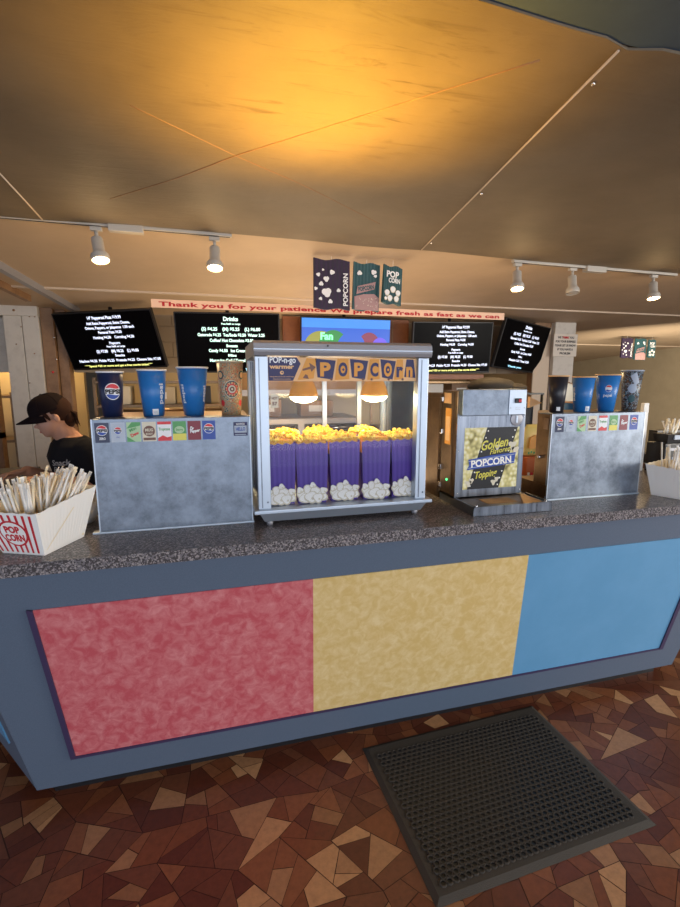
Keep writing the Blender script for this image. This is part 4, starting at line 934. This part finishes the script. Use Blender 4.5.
food = [('14" Pepperoni Pizza $19.99', .02, .40, .062, .34, None), ('Add Extra Pepperoni, Extra Cheese,', .04, .31, .055, .44, None), ('Onions, Peppers, or Jalapenos  1.00 each', .04, .235, .055, .50, None),
        ('Personal Pizza $4.50', .03, .155, .055, .24, None), ('Hotdog $4.50    Corndog $4.50', .05, .07, .055, .42, None), ('Popcorn', .04, -.03, .055, .11, None), ('Free Refill on Large', .04, -.09, .04, .19, None),
        ('(S) $7.00    (M) $8.25    (L) $9.00', .04, -.17, .06, .44, None), ('Snacks', .05, -.25, .05, .10, None), ('Nachos $4.25  Pickle $2.25  Pretzels $4.25  Cheese Stix $7.00', .03, -.335, .055, .86, None),
        ('***Spend $20 or more and get a free movie ticket***', .0, -.43, .045, .72, 'syellow')]
drinks = [('Drinks', .03, .40, .08, .14, None), ('Free Refill on Large', .03, .32, .035, .18, None), ('(S) $4.25    (M) $5.25    (L) $6.00', .03, .235, .065, .56, None), ('Gatorade $4.25  Tea/Soda $3.50  Water 3.25', .03, .14, .06, .64, None),
          ('Coffee/ Hot Chocolate $3.00', .03, .05, .06, .42, None), ('Sweets', .03, -.04, .055, .11, None), ('Candy $4.50   Ice Cream $4.50', .03, -.12, .06, .45, None), ('Misc', .03, -.20, .05, .08, None), ('Mosquito Coil / Travel $3.50', .03, -.285, .06, .44, None), ('Thank you', .22, -.44, .05, .14, 'scyan')]
d5 = [(a, u - .02, v, h, w_, None) for (a, u, v, h, w_, _) in drinks[:-1]] + [('Thank you', -.05, -.42, .05, .3, 'scyan')]
tv('menu_screen', (-.917, 4.80, 1.941), -20.8, 24.4, 1.9, .95, .55, food, 'leftmost black menu screen, tilted over the worker, white text and pizza prices', 'stext', .82)
tv('menu_screen', (.140, 4.56, 1.924), -7.3, 11, 0, .95, .55, drinks, 'black menu screen of mint-green drink prices behind the left cups', 'sgreen', .82)
tv('menu_screen', (2.513, 4.68, 1.927), 0, 6.9, 1.3, .95, .55, food, 'black menu screen with pizza prices right of the popcorn warmer', 'stext', .82)
tv('menu_screen', (3.43, 4.74, 1.955), 17, 13, -5, .82, .55, d5, 'rightmost menu screen, tilted sideways next to the white post', 'stext', .75)
t3, sc = tv('menu_screen', (1.32, 4.70, 1.94), 0, 4, 0, .95, .54, [], 'bright blue screen with green word in the centre above the popcorn warmer', 'stext', 1)
b = MB(); fn = lambda u, v, l: V((u, -.002 - .0005 * l, v)); W, H = .93, .51
b.flat(rect(-W / 2, -H / 2, W / 2, H / 2), M['tvblue'], fn, 0); b.flat(rect(-W / 2, H / 2 - .09, W / 2, H / 2), M['tvsky'], fn, 1)
def dome(cx_, r, sy_, z0): return [(cx_ + r * math.cos(a), z0 + r * sy_ * math.sin(a)) for a in [PI * i / 16 for i in range(17)]]
b.flat(dome(-.27, .17, .9, -.02), M['tvolive'], fn, 2); b.flat(dome(-.14, .17, 1.2, -.06), M['tvgreen'], fn, 3); b.flat(dome(.05, .16, 1.2, -.06), M['tvblue'], fn, 4); b.flat(dome(.05, .14, 1.25, -.06), M['tvsky'], fn, 3)
b.flat(dome(.24, .13, 1.3, -.04), M['tvred'], fn, 3); b.flat(dome(.36, .09, 1.1, -.02), M['tvviolet'], fn, 4)
b.text('Fan', M['tvglow'], fn, -.21, .085, .070, .13, 6, bold=.04); b.obj('fan_graphic', sc)
b = MB(); b.box((2.19, 4.60, 1.590), (2.86, 4.90, 1.645), M['redwood'], bev=.004); b.box((2.19, 4.86, 1.59), (2.86, 4.99, 1.64), M['redwood']); tag(b.obj('wooden_shelf'), 'orange-brown wooden shelf edge below the right pizza menu screen', 'shelf')

# ------------------------------------------------------------------ banner, signs, hanging bags
by = 3.62; bx0, bx1 = -.41, 2.42; bz0, bz1 = 2.095, 2.152
t = thing('thank_you_banner', ((bx0 + bx1) / 2, by, bz0), 'long peach banner with red letters thanking customers, hung above the screens', 'banner')
b = MB(); mx_ = (bx0 + bx1) / 2; b.box((bx0 - mx_, 0, 0), (bx1 - mx_, .004, bz1 - bz0), M['signpink'], bev=.001); b.obj('strip', t)
b = MB(); fn = frontfn(0, -.0005, 0, .0005); b.text('Thank you for your patience We prepare fresh as fast as we can', M['signred'], fn, 0, .027, .030, (bx1 - bx0) * .965, 1, bold=.035, spacing=1.05); b.obj('lettering', t)
for x in (mx_ - .2, mx_ + .1):
    b = MB(); b.tube([(x - mx_, .002, bz1 - bz0), (x - mx_, .002, ceilz(by) - bz0 + .005)], .0015, M['pwhite'], 5); b.obj('cord', t)
t = thing('wall_sign', (4.06, 4.80, 1.86), 'small cream sign with black and red lettering on the right white post', 'sign')
b = MB(); b.box((-.165, 0, 0), (.165, .008, .262), M['signcream'], bev=.003); b.obj('board', t)
b = MB(); fn = frontfn(0, 0, 0, .0006)
for i, (tx, wd) in enumerate([('WE THANK YOU', .23), ('FOR YOUR BUSINESS', .28), ('PLEASE LET US KNOW', .29), ('IF YOU HAVE A', .22), ('PROBLEM', .15)]):
    b.text(tx, M['pblack'], fn, 0, .222 - i * .046, .024, wd, 1, bold=.04)
b.text('THANK', M['pred'], fn, .0, .222, .024, .085, 2, bold=.05)
b.obj('lettering', t)
def hang_bag(x, y, ztop, w_, h, style, label, rz=0, tilt=0):
    t = thing('hanging_popcorn_bag', (x, y, ztop - h), label, 'popcorn bag', 'empty popcorn bags hung from the ceiling', rz)
    t.rotation_euler = (0, tilt, rz)
    b = MB(); N = 16; base = {0: 'bagdark', 1: 'pteal', 2: 'pteal'}[style]; D = .025
    n = 17
    P = [];
    for s in (-1, 1):
        for j in range(n):
            u = j / (n - 1) - .5
            for v in (0, .33, .66, 1): P.append(V((u * w_, s * D / 2 * (1 - .5 * v) + (.0015 if j % 2 else -.0015), v * h + (.006 * math.sin(u * 9) if v in (0, 1) else 0))))
    for s in range(2):
        o_ = s * n * 4
        for j in range(n - 1):
            for k in range(3):
                q = o_ + j * 4 + k; 
                b.add([P[q], P[q + 4], P[q + 5], P[q + 1]], [(0, 1, 2, 3)], M['bagdark2' if (style == 0 and j % 2) else base])
    for j in (0, n - 1):
        for k in range(3): b.add([P[j * 4 + k], P[j * 4 + k + 1], P[n * 4 + j * 4 + k + 1], P[n * 4 + j * 4 + k]], [(0, 1, 2, 3)], M[base])
    for j in range(n - 1):
        for k in (0, 3): b.add([P[j * 4 + k], P[j * 4 + 4 + k], P[n * 4 + j * 4 + 4 + k], P[n * 4 + j * 4 + k]], [(0, 1, 2, 3)], M[base])
    b.obj('bag', t)
    b = MB(); fn = lambda u, v, l: V((u * w_, -D / 2 - .003 - .0005 * l, v * h)); asp = h / w_
    def pop(u, v, r, m_='pwhite', l=0):
        for q in range(3):
            a = q * 2.1 + u * 9; b.flat(disc(r, 9, u + r * .7 * math.cos(a), v + r / asp * .7 * math.sin(a)), M[m_], lambda uu, vv, ll: fn(uu, v + (vv - v) / asp * 1.0, ll), l + q)
    if style == 0:
        for (u, v, r) in ((-.38, .68, .035), (-.25, .78, .02), (0, .74, .045), (-.16, .60, .05), (-.30, .50, .04), (-.15, .33, .085), (.18, .38, .035), (-.05, .15, .04), (-.32, .2, .03), (-.45, .40, .03)): pop(u, v, r)
        b.text('POPCORN', M['pwhite'], lambda u, v, l: fn(u, v, l), 0, 0, .0001, None, 1) if 0 else None
        b.text('POPCORN', M['pwhite'], lambda u, v, l: V((u, -D / 2 - .004, v)), w_ * .37, h * .40, w_ * .13, h * .66, 1, bold=.03, rot=PI / 2)
    if style == 1:
        for (u, v, r) in ((-.28, .78, .06), (.25, .82, .065), (.32, .74, .04)): pop(u, v, r)
        b.flat([(-.42, .0), (.48, .0), (.48, .28), (.3, .36), (-.1, .34), (-.45, .28)], M['ppink'], fn, 0)
        for k in range(26): b.flat(disc(.012, 6, random.uniform(-.4, .44), random.uniform(.02, .28)), M['pcream'], fn, 1)
        b.flat([(-.38, .33), (.30, .46), (.34, .62), (-.34, .50)], M['ppink'], fn, 2)
        b.text('POPCORN', M['pteal'], lambda u, v, l: V((u, -D / 2 - .0050, v)), -w_ * .02, h * .475, h * .09, w_ * .60, 2, bold=.04, rot=.22)
    if style == 2:
        b.text('POP', M['pwhite'], lambda u, v, l: V((u, -D / 2 - .0045, v)), -w_ * .05, h * .78, h * .16, w_ * .66, 1, bold=.04); b.text('CORN', M['pwhite'], lambda u, v, l: V((u, -D / 2 - .0045, v)), w_ * .05, h * .62, h * .12, w_ * .62, 1, bold=.04)
        for k, (u, v, r) in enumerate(((-.3, .28, .14), (0, .38, .15), (.28, .3, .14), (-.15, .14, .14), (.2, .14, .14), (-.38, .12, .08))):
            b.flat([(u + r * math.cos(a) * (1 + .1 * math.sin(3 * a)), v + r / asp * math.sin(a)) for a in [2 * PI * i / 14 for i in range(14)]], M['pcream'], fn, k * 2); b.flat([(u + .82 * r * math.cos(a), v + .01 + .82 * r / asp * math.sin(a)) for a in [2 * PI * i / 14 for i in range(14)]], M['pwhite'], fn, k * 2 + 1)
    b.obj('print', t)
    b = MB(); b.tube([(0, 0, h - .01), (0, 0, ceilz(y) - (ztop - h) + .004)], .0012, M['pwhite'], 5); b.obj('string', t)
    return t
hang_bag(.765, 3.09, 2.362, .242, .310, 0, 'dark plum popcorn bag, left of the three hung above the warmer')
hang_bag(1.003, 3.11, 2.357, .185, .303, 1, 'teal popcorn bag with pink base, middle of the three above the warmer', 0, .03)
hang_bag(1.180, 3.09, 2.345, .150, .245, 2, 'teal popcorn bag with pop corn lettering, right of the three above the warmer', math.radians(14), .05)
hang_bag(5.79, 5.6, 2.176, .20, .28, 0, 'dark plum popcorn bag, left of the three hung at the far right')
hang_bag(6.03, 5.6, 2.172, .20, .30, 1, 'teal popcorn bag with pink base, middle of the far right three')
hang_bag(6.24, 5.6, 2.160, .13, .25, 2, 'small teal popcorn bag with white popcorn, rightmost of the far right three')

# ------------------------------------------------------------------ track lights
def track(x0, x1, fx, label):
    y = 2.835 + .033 * (x0 + x1) / 2; z = ceilz(y) + .004; t = thing('lighting_track', ((x0 + x1) / 2, y, z - .024), label, 'lighting track', None, math.atan(.033))
    b = MB(); m_ = (x0 + x1) / 2; b.box((x0 - m_, -.016, 0), (x1 - m_, .016, .028), M['lampw'], bev=.003); b.box((x0 - m_ + .01, -.005, -.001), (x1 - m_ - .01, .005, .001), M['black']); b.obj('rail', t)
    b = MB(); b.box((fx - m_ - .085, -.028, -.022), (fx - m_ + .085, .022, .024), M['lampw'], bev=.004); b.obj('feed_box', t)
track(-1.5, .125, -.42, 'white lighting track along the canopy edge above the left screens')
track(1.98, 3.45, 2.67, 'white lighting track along the canopy edge at the right')
def spot(x, label, lit, tilt, yaw):
    y = 2.835 + .033 * x; z0 = ceilz(y) - .024
    t = thing('track_light', (x, y, z0), label, 'spotlight', 'track spotlights under the ceiling')
    b = MB(); b.box((-.028, -.014, -.020), (.028, .014, 0), M['lampw'], bev=.003); b.tube([(0, 0, -.02), (.0, 0, -.055)], .009, M['lampw'], 10); b.ball((0, 0, -.058), .013, M['lampw']); b.obj('mount', t)
    R_ = Matrix.Translation((0, 0, -.055)) @ Matrix.Rotation(yaw, 4, 'Z') @ Matrix.Rotation(tilt, 4, 'X')
    b = MB(); b.lathe([(.0001, .0), (.026, .0), (.029, -.006), (.029, -.070), (.034, -.080), (.043, -.092), (.044, -.122), (.041, -.124), (.040, -.112)], M['lampw'], R_, 30)
    for z in (-.098, -.106, -.114): b.lathe([(.0445, z), (.0458, z - .002), (.0445, z - .004)], M['lampw'], R_, 30)
    h = b.obj('head', t)
    b = MB(); b.lathe([(.041, -.114), (.034, -.120), (.018, -.124), (.0001, -.125)], M['bulb' if lit else 'offbulb'], R_, 26); b.obj('bulb', h)
    if lit:
        p = V((x, y, z0)) + (R_ @ V((0, 0, -.15))); q = V((x, y, z0)) + (R_ @ V((0, 0, -1.5)))
        light('track_light_beam', 'SPOT', p, q, 16, (1, .70, .36), .04, spot=140, blend=.8)
        light('track_light_glow', 'POINT', V((x, y, z0)) + (R_ @ V((0, 0, -.17))), q, 1.6, (1, .66, .30), .04)
spot(-.565, 'lit white track spotlight, leftmost, above the tilted menu screen', True, -.30, .5)
spot(.030, 'lit white track spotlight at the end of the left track, above the cups', True, -.28, -.1)
spot(2.02, 'lit white track spotlight, first on the right track', True, -.25, -.35)
spot(2.48, 'unlit white track spotlight in the middle of the right track', False, -.2, -.2)
spot(3.23, 'lit white track spotlight at the far right of the frame', True, -.22, -.3)

# ------------------------------------------------------------------ kitchen behind
def shelfunit(x0, x1, y, label, zs, m_='darksteel'):
    t = thing('kitchen_shelf', ((x0 + x1) / 2, y, 0), label, 'shelf'); w2 = (x1 - x0) / 2
    for sx in (-1, 1):
        for sy in (-.2, .2):
            b = MB(); b.box((sx * w2 - .015, sy - .015, 0.001), (sx * w2 + .015, sy + .015, zs[-1] + .05), M[m_]); b.obj('upright', t)
    for z in zs:
        b = MB(); b.box((-w2, -.22, z - .015), (w2, .22, z + .015), M[m_], bev=.003); b.obj('shelf_board', t)
    return t
shelfunit(-1.25, .05, 5.75, 'steel kitchen shelf behind the leftmost screen and worker', [.5, .95, 1.30, 1.56])
shelfunit(2.1, 3.6, 6.0, 'steel kitchen shelf seen under the right menu screens', [.5, .95, 1.33, 1.55])
b = MB(); b.hexa([(.2, 5.5, 1.42), (1.9, 5.5, 1.42), (1.9, 6.3, 1.42), (.2, 6.3, 1.42), (.2, 5.75, 1.9), (1.9, 5.75, 1.9), (1.9, 6.3, 1.9), (.2, 6.3, 1.9)], M['card'])
b.box((.8, 5.9, 1.9), (1.3, 6.25, 2.19), M['alu']); t = thing('range_hood', (1.05, 5.9, 1.42), 'wide pale metal range hood seen through the warmer glass', 'range hood'); b.v = [p - V((1.05, 5.9, 1.42)) for p in b.v]; b.obj('hood', t)
b = MB(); b.box((-.85, -.41, -.02), (.85, -.40, .05), M['roof']); b.obj('rim', t)
t = thing('kitchen_oven', (1.0, 6.0, 0), 'big dark oven under the range hood seen through the warmer glass', 'oven')
b = MB(); b.box((-.75, -.4, .001), (.75, .4, 1.12), M['roof'], bev=.01); b.obj('body', t)
for s in (-.37, .37):
    b = MB(); b.box((s - .33, -.42, .5), (s + .33, -.40, 1.05), M['black'], bev=.006); d = b.obj('door', t); b = MB(); b.tube([(s - .28, -.45, 1.0), (s + .28, -.45, 1.0)], .012, M['chrome'], 10); b.tube([(s - .25, -.45, 1.0), (s - .25, -.41, 1.0)], .008, M['chrome'], 8); b.tube([(s + .25, -.45, 1.0), (s + .25, -.41, 1.0)], .008, M['chrome'], 8); b.obj('handle', d)
def carton(x, y, z, w_, d_, h, label, m_='card', rz=0, cat='box', name='carton', g='cartons and tubs on the kitchen shelves'):
    t = thing(name, (x, y, z), label, cat, g, rz)
    b = MB(); b.box((-w_ / 2, -d_ / 2, .001), (w_ / 2, d_ / 2, h), M[m_], bev=.004); b.obj('body', t)
    b = MB(); b.box((-w_ / 2 - .001, -.025, h - .0005), (w_ / 2 + .001, .025, h + .0015), M['cream']); b.box((-w_ / 4, -d_ / 2 - .001, h * .3), (w_ / 4, -d_ / 2, h * .7), M['paper']); b.obj('tape_and_label', t)
labs = ['brown carton at the left end of the upper kitchen shelf behind the worker', 'beige tub on the upper kitchen shelf behind the navy cup', 'brown carton on the lower kitchen shelf behind the worker', 'white tub on the lower kitchen shelf behind the blue cups']
carton(-1.05, 5.74, 1.316, .28, .3, .20, labs[0], 'cream'); carton(-.62, 5.74, 1.316, .36, .3, .19, labs[1], 'beige'); carton(-.9, 5.74, .966, .4, .3, .28, labs[2]); carton(-.3, 5.74, .966, .3, .3, .26, labs[3], 'paper')
carton(-.2, 5.74, 1.316, .30, .3, .20, 'dark box on the upper kitchen shelf behind the second blue cup', 'black')
carton(.62, 6.0, 1.122, .35, .3, .22, 'brown carton on the oven, seen left of centre through the warmer', 'card'); carton(1.25, 6.0, 1.122, .42, .3, .2, 'brown carton on the oven, seen right of centre through the warmer', 'card')
carton(2.4, 6.0, 1.346, .3, .3, .16, 'black carton under the right pizza menu screen', 'black'); carton(2.85, 6.0, 1.346, .34, .3, .18, 'white tub beside the black carton under the right screens', 'paper'); carton(3.3, 6.0, 1.346, .3, .3, .18, 'brown carton at the right end of the kitchen shelf', 'wood')
# bin bags heap over the right shelf: dark cap-like bundle
b = MB(); b.ball((0, 0, .05), (.18, .12, .06), M['rubber'], sub=3, jit=.06); b.ball((.16, -.02, .035), (.10, .09, .035), M['rubber'], sub=3, jit=.05)
b.box((-.12, -.06, .001), (.2, .06, .03), M['black']); tag(b.obj('black_bundle', loc=(1.90, 2.95, 1.50)), 'crumpled black bundle on a rack above the topping machine', 'bundle')
t = thing('wire_rack', (1.95, 2.95, 0), 'dark wire rack standing behind the topping machine', 'rack')
for sx in (-.28, .28):
    for sy in (-.12, .12):
        b = MB(); b.tube([(sx, sy, 0.001), (sx, sy, 1.50)], .010, M['black'], 8); b.obj('upright', t)
for z in (.5, 1.2, 1.495):
    b = MB(); b.box((-.29, -.13, z - .006), (.29, .13, z + .004), M['black']); b.obj('shelf_board', t)

# left worktop by the worker, store room things
t = thing('back_counter', (-1.62, 2.85, 0), 'dark back counter the worker is leaning over', 'counter')
b = MB(); b.box((-.55, -.30, .001), (.52, .35, 1.03), M['wood'], bev=.006); b.obj('cabinet', t)
b = MB(); b.box((-.58, -.33, 1.03), (.55, .38, 1.06), M['black'], bev=.004); b.obj('top', t)
for k, (x, y, w_, d_) in enumerate([(-1.35, 2.80, .26, .18), (-1.70, 2.95, .3, .2)]):
    b = MB(); b.box((-w_ / 2, -d_ / 2, .001), (w_ / 2, d_ / 2, .022), M['black'], bev=.004); t = b.obj('serving_tray', loc=(x, y, 1.061)); tag(t, ['dark tray on the back counter beside the worker\'s hand', 'dark tray at the far left of the back counter'][k], 'tray')
t = thing('caged_wall_lamp', (-2.17, 5.05, 1.79), 'round white wall lamp hanging at the left picture edge', 'lamp')
b = MB(); b.ball((0, 0, 0), (.085, .06, .12), M['lampw'], sub=3); b.obj('globe', t); b = MB(); b.tube([(0, 0, .11), (-.02, .03, .18), (.02, .08, .20)], .014, M['black'], 8); b.obj('arm', t)
b = MB(); b.box((-.10, -.01, 0), (.10, .01, .17), M['bagdark'], bev=.003); tag(b.obj('plum_pennant', loc=(-2.20, 5.185, 1.98)), 'dark plum card on the white wall above the left wall lamp', 'card')
shelfunit(-3.0, -2.2, 6.2, 'shelf in the lit store room at the far left', [.4, .9, 1.4])

# ------------------------------------------------------------------ the worker
def fig_mesh(mb, name, vox, parent=None, sm=6, m_=None):
    o = mb.obj(name, None)
    r = o.modifiers.new('r', 'REMESH'); r.mode = 'VOXEL'; r.voxel_size = vox; r.use_smooth_shade = True
    s_ = o.modifiers.new('s', 'SMOOTH'); s_.iterations = sm; s_.factor = .5
    dg = bpy.context.evaluated_depsgraph_get(); me = bpy.data.meshes.new_from_object(o.evaluated_get(dg)); me.name = name
    old = o.data; o.modifiers.clear(); o.data = me; bpy.data.meshes.remove(old)
    me.materials.clear(); me.materials.append(m_)
    for p in me.polygons: p.material_index = 0; p.use_smooth = True
    if parent: o.parent = parent
    return o
def limb(mb, pts, rs, m_, sq=None):
    pts = [V(p) for p in pts]; Q = []; R_ = []
    for i in range(len(pts) - 1):
        n = max(2, int((pts[i + 1] - pts[i]).length / .02))
        for k in range(n): Q.append(pts[i].lerp(pts[i + 1], k / n)); R_.append(rs[i] + (rs[i + 1] - rs[i]) * k / n)
    Q.append(pts[-1]); R_.append(rs[-1])
    mb.tube(Q, R_, m_, 16); mb.ball(pts[0], rs[0] * .98, m_, sub=2); mb.ball(pts[-1], rs[-1] * .98, m_, sub=2)
wk = thing('person', (-.715, 2.80, 0), 'worker in black cap and black t-shirt leaning over the back counter, looking down', 'person', None, math.radians(32))
# local frame: person faces -X (towards the left), slightly towards the viewer
SK = M['skin']
WS = lambda x, y, z: V((x, y, z))
def torso(mb, g, m_):
    # loft of ellipses: centre x, y, z, half depth (x), half width (y)
    secs = [(.03, 0, .80, .115, .165), (.03, 0, .90, .115, .160), (.02, 0, 1.00, .105, .145), (-.015, 0, 1.10, .125, .160), (-.035, 0, 1.19, .125, .175), (-.04, 0, 1.255, .095, .170), (-.05, 0, 1.295, .055, .110)]
    n = 28; P = []; F = []
    for (x, y, z, dx, dy) in secs:
        P += [(x + (dx + g) * math.cos(2 * PI * k / n), y + (dy + g) * math.sin(2 * PI * k / n), z) for k in range(n)]
    for j in range(len(secs) - 1): F += [(j * n + k, j * n + (k + 1) % n, (j + 1) * n + (k + 1) % n, (j + 1) * n + k) for k in range(n)]
    F += [list(range(n - 1, -1, -1)), [(len(secs) - 1) * n + k for k in range(n)]]
    mb.add(P, F, m_)
# near arm (viewer side, -Y), far arm (+Y)
shN, elN, wrN = (-.035, -.165, 1.235), (-.0, -.225, 1.03), (-.20, -.17, 1.115)
shF, elF, wrF = (-.035, .165, 1.235), (-.06, .20, 1.02), (-.25, .10, 1.12)
HC = V((-.135, -.005, 1.405))     # head centre
yawh = math.radians(-12); pit = math.radians(22)
HR = Matrix.Translation(HC) @ Matrix.Rotation(yawh, 4, 'Z') @ Matrix.Rotation(-pit, 4, 'Y') @ Matrix.Scale(.93, 4)   # local -X is the face
b = MB(); torso(b, 0, SK)
limb(b, [shN, elN, wrN], [.050, .040, .027], SK); limb(b, [shF, elF, wrF], [.050, .040, .027], SK)
limb(b, [(-.05, 0, 1.27), (-.115, -.003, 1.35)], [.056, .052], SK)
for s in (-1, 1): limb(b, [(.03, s * .085, .84), (.02, s * .09, .46), (.04, s * .09, .08)], [.090, .060, .040], SK); b.box((-.13, s * .09 - .038, .012), (.075, s * .09 + .038, .07), SK, bev=.02)
# head
b.ball((0.012, 0, .025), (.092, .073, .088), SK, HR, 3); b.ball((-.030, 0, -.030), (.058, .056, .075), SK, HR, 3); b.ball((-.058, 0, -.078), (.026, .028, .022), SK, HR, 2)
b.ball((-.092, 0, -.020), (.016, .010, .012), SK, HR, 2); b.hexa([HR @ V(p) for p in ((-.088, -.010, -.030), (-.088, .010, -.030), (-.07, .012, -.03), (-.07, -.012, -.03), (-.076, -.005, .022), (-.076, .005, .022), (-.06, .006, .022), (-.06, -.006, .022))], SK)
b.ball((-.080, 0, -.052), (.010, .021, .0055), SK, HR, 2); b.ball((-.079, 0, -.060), (.010, .018, .0055), SK, HR, 2)
for s in (-1, 1): b.ball((.014, s * .082, -.012), (.017, .011, .027), SK, HR, 2); b.ball((-.066, s * .030, .024), (.016, .020, .006), SK, HR, 2)
# hands
def hand(mb, wr, d, palm_n, s):
    d = V(d).normalized(); nn = V(palm_n).normalized(); side = d.cross(nn).normalized() * s; wr = V(wr)
    Xm = Matrix((d, side, nn)).transposed().to_4x4(); Xm.translation = wr
    mb.ball((.045, 0, 0), (.050, .038, .016), SK, Xm, 3); mb.ball((.005, 0, 0), (.030, .024, .020), SK, Xm, 2)
    for k, (o_, L_, r) in enumerate(((-.029, .060, .0078), (-.010, .072, .0085), (.010, .067, .0082), (.028, .052, .0072))):
        pts = [(.070, o_ * .9, 0), (.085 + L_ * .30, o_ * 1.15, .004), (.085 + L_ * .68, o_ * 1.2, -.010), (.085 + L_ * .90, o_ * 1.22, -.028)]
        limb(mb, [Xm @ V(p) for p in pts], [r * 1.1, r, r * .92, r * .8], SK)
    limb(mb, [Xm @ V(p) for p in ((.020, -.030, -.004), (.045, -.056, -.012), (.070, -.064, -.020))], [.012, .0098, .0082], SK)
hand(b, wrN, (-1, .10, -.02), (0.05, -.25, 1), 1); hand(b, wrF, (-1, -.25, -.05), (0.05, .25, 1), -1)
body = fig_mesh(b, 'body', .0055, wk, 5, SK)
# face details
b = MB()
for s in (-1, 1): b.ball((-.081, s * .029, .006), (.006, .013, .006), M['eye'], HR, 2)
for s in (-1, 1): b.ball((-.083, s * .030, .022), (.005, .018, .0035), M['hair'], HR, 2)
b.obj('eyes', wk)
b = MB(); b.ball((-.087, 0, -.056), (.005, .019, .006), M['lip'], HR, 2); b.obj('lips', wk)
b = MB(); b.ball((.034, 0, .026), (.082, .081, .080), M['hair'], HR, 3, .02); b.ball((.070, 0, -.020), (.040, .060, .060), M['hair'], HR, 3, .05); b.ball((.066, 0, -.055), (.030, .042, .040), M['hair'], HR, 3, .06)
for s in (-1, 1): b.tube([HR @ V((-.030, s * .070, .035)), HR @ V((-.024, s * .073, .010)), HR @ V((-.018, s * .072, -.010))], [.010, .008, .004], M['hair'], 8)
rnd = random.Random(4)
for k in range(26):
    a = rnd.uniform(-1, 1); b.tube([HR @ V((.09, a * .04, .0)), HR @ V((.105 + rnd.uniform(0, .015), a * .055, -.03)), HR @ V((.085 + rnd.uniform(-.01, .02), a * .06, -.085 + rnd.uniform(-.02, .02)))], [.006, .005, .001], M['hair'], 6)
b.obj('hair', wk)
# cap: dome with seams, band, bent visor
b = MB(); P = []; F = []; n = 36; m2 = 12
for j in range(m2 + 1):
    ph_ = j / m2 * PI / 2
    for i in range(n):
        a = 2 * PI * i / n; rr = math.cos(ph_) ** .8; P.append((.004 + .100 * rr * math.cos(a), .084 * rr * math.sin(a), .042 + .086 * math.sin(ph_)))
for j in range(m2): F += [(j * n + i, j * n + (i + 1) % n, (j + 1) * n + (i + 1) % n, (j + 1) * n + i) for i in range(n)]
b.add(P, F, M['cap'], HR, True); b.ball((.004, 0, .129), .006, M['cap'], HR, 2)
b.lathe([(1, .032), (1.02, .034), (1.02, .050), (1, .052)], M['cap'], HR @ Matrix.Translation((.004, 0, 0)) @ Matrix.Diagonal((.099, .084, 1, 1)), 36)
for k in range(6):
    a = PI * k / 6 * 2; b.tube([HR @ V((.004 + .101 * math.cos(p) ** .8 * math.cos(a), .085 * math.cos(p) ** .8 * math.sin(a), .043 + .086 * math.sin(p))) for p in [PI / 2 * .98 * q / 8 for q in range(9)]], .0013, M['cap'], 5)
cp_ = b.obj('cap', wk)
b = MB(); P = []; NU, NV = 14, 6
for lay in (0, 1):
    for j in range(NV + 1):
        for i in range(NU + 1):
            a = -1 + 2 * i / NU; v = j / NV; ang = a * 1.15
            x = .004 - .097 * math.cos(ang) - v * .078 * math.cos(a * PI / 2) ** .6; y = .086 * math.sin(ang) * (1 - .12 * v); z = .044 - .020 * a * a * (1 + v) - .012 * v - lay * .004
            P.append((x, y, z))
o_ = (NU + 1) * (NV + 1)
F = []
for j in range(NV):
    for i in range(NU): q = j * (NU + 1) + i; F += [(q, q + 1, q + NU + 2, q + NU + 1), (o_ + q + NU + 1, o_ + q + NU + 2, o_ + q + 1, o_ + q)]
for i in range(NU): q = NV * (NU + 1) + i; F.append((q, q + 1, o_ + q + 1, o_ + q))
b.add(P, F, M['cap'], HR, True); b.obj('visor', cp_)
b = MB(); torso(b, .010, M['shirt']); limb(b, [shN, tuple(V(shN).lerp(V(elN), .78))], [.064, .056], M['shirt']); limb(b, [shF, tuple(V(shF).lerp(V(elF), .78))], [.064, .056], M['shirt'])
sh = fig_mesh(b, 'shirt', .007, wk, 4, M['shirt'])
b = MB(); fs = lambda u, v, l: V((-.040 - .0 - (.122 - .30 * (u ** 2)) * 1.0 - .001 * l + (0 if v > 1.16 else 0), 0, 0)) 
def chest(u, v, l):   # wraps over the front (-X, towards viewer) of the shirt
    a = PI + .62 + u / .135
    z = v; t_ = (z - 1.10) / .09; cx_ = -.025 * t_ ; cx_ = -.015 - .020 * t_; return V((cx_ + .142 * math.cos(a), (.177 + .015 * t_) * math.sin(a), z))
b.text('Snack', M['grey'], chest, 0, 1.175, .030, .10, 1, bold=.02, shear=.4, rot=.12); b.text('Bar', M['grey'], chest, -.02, 1.135, .028, .07, 1, bold=.02, shear=.4)
b.v = [p for p in b.v]; b.obj('shirt_print', sh)
b = MB()
limb(b, [(.03, -.02, .86), (.03, .02, .86)], [.125, .125], M['pants'])
for s in (-1, 1): limb(b, [(.03, s * .085, .84), (.02, s * .09, .46), (.04, s * .09, .10)], [.105, .078, .062], M['pants'])
fig_mesh(b, 'trousers', .009, wk, 4, M['pants'])
for s in (-1, 1):
    b = MB(); b.box((-.15, s * .09 - .048, .0005), (.09, s * .09 + .048, .085), M['shoe'], bev=.025); b.obj('shoe', wk)
wv = V(wrN); dv = (V(wrN) - V(elN)).normalized()
b = MB(); q = dv.to_track_quat('Z', 'Y').to_matrix().to_4x4(); q.translation = wv - dv * .022
b.lathe([(.029, -.012), (.0325, -.011), (.0325, .011), (.029, .012)], M['black'], q, 24); b.box((-.016, -.040, -.016), (.016, -.030, .016), M['black'], q, bev=.003); b.obj('wristwatch', wk)
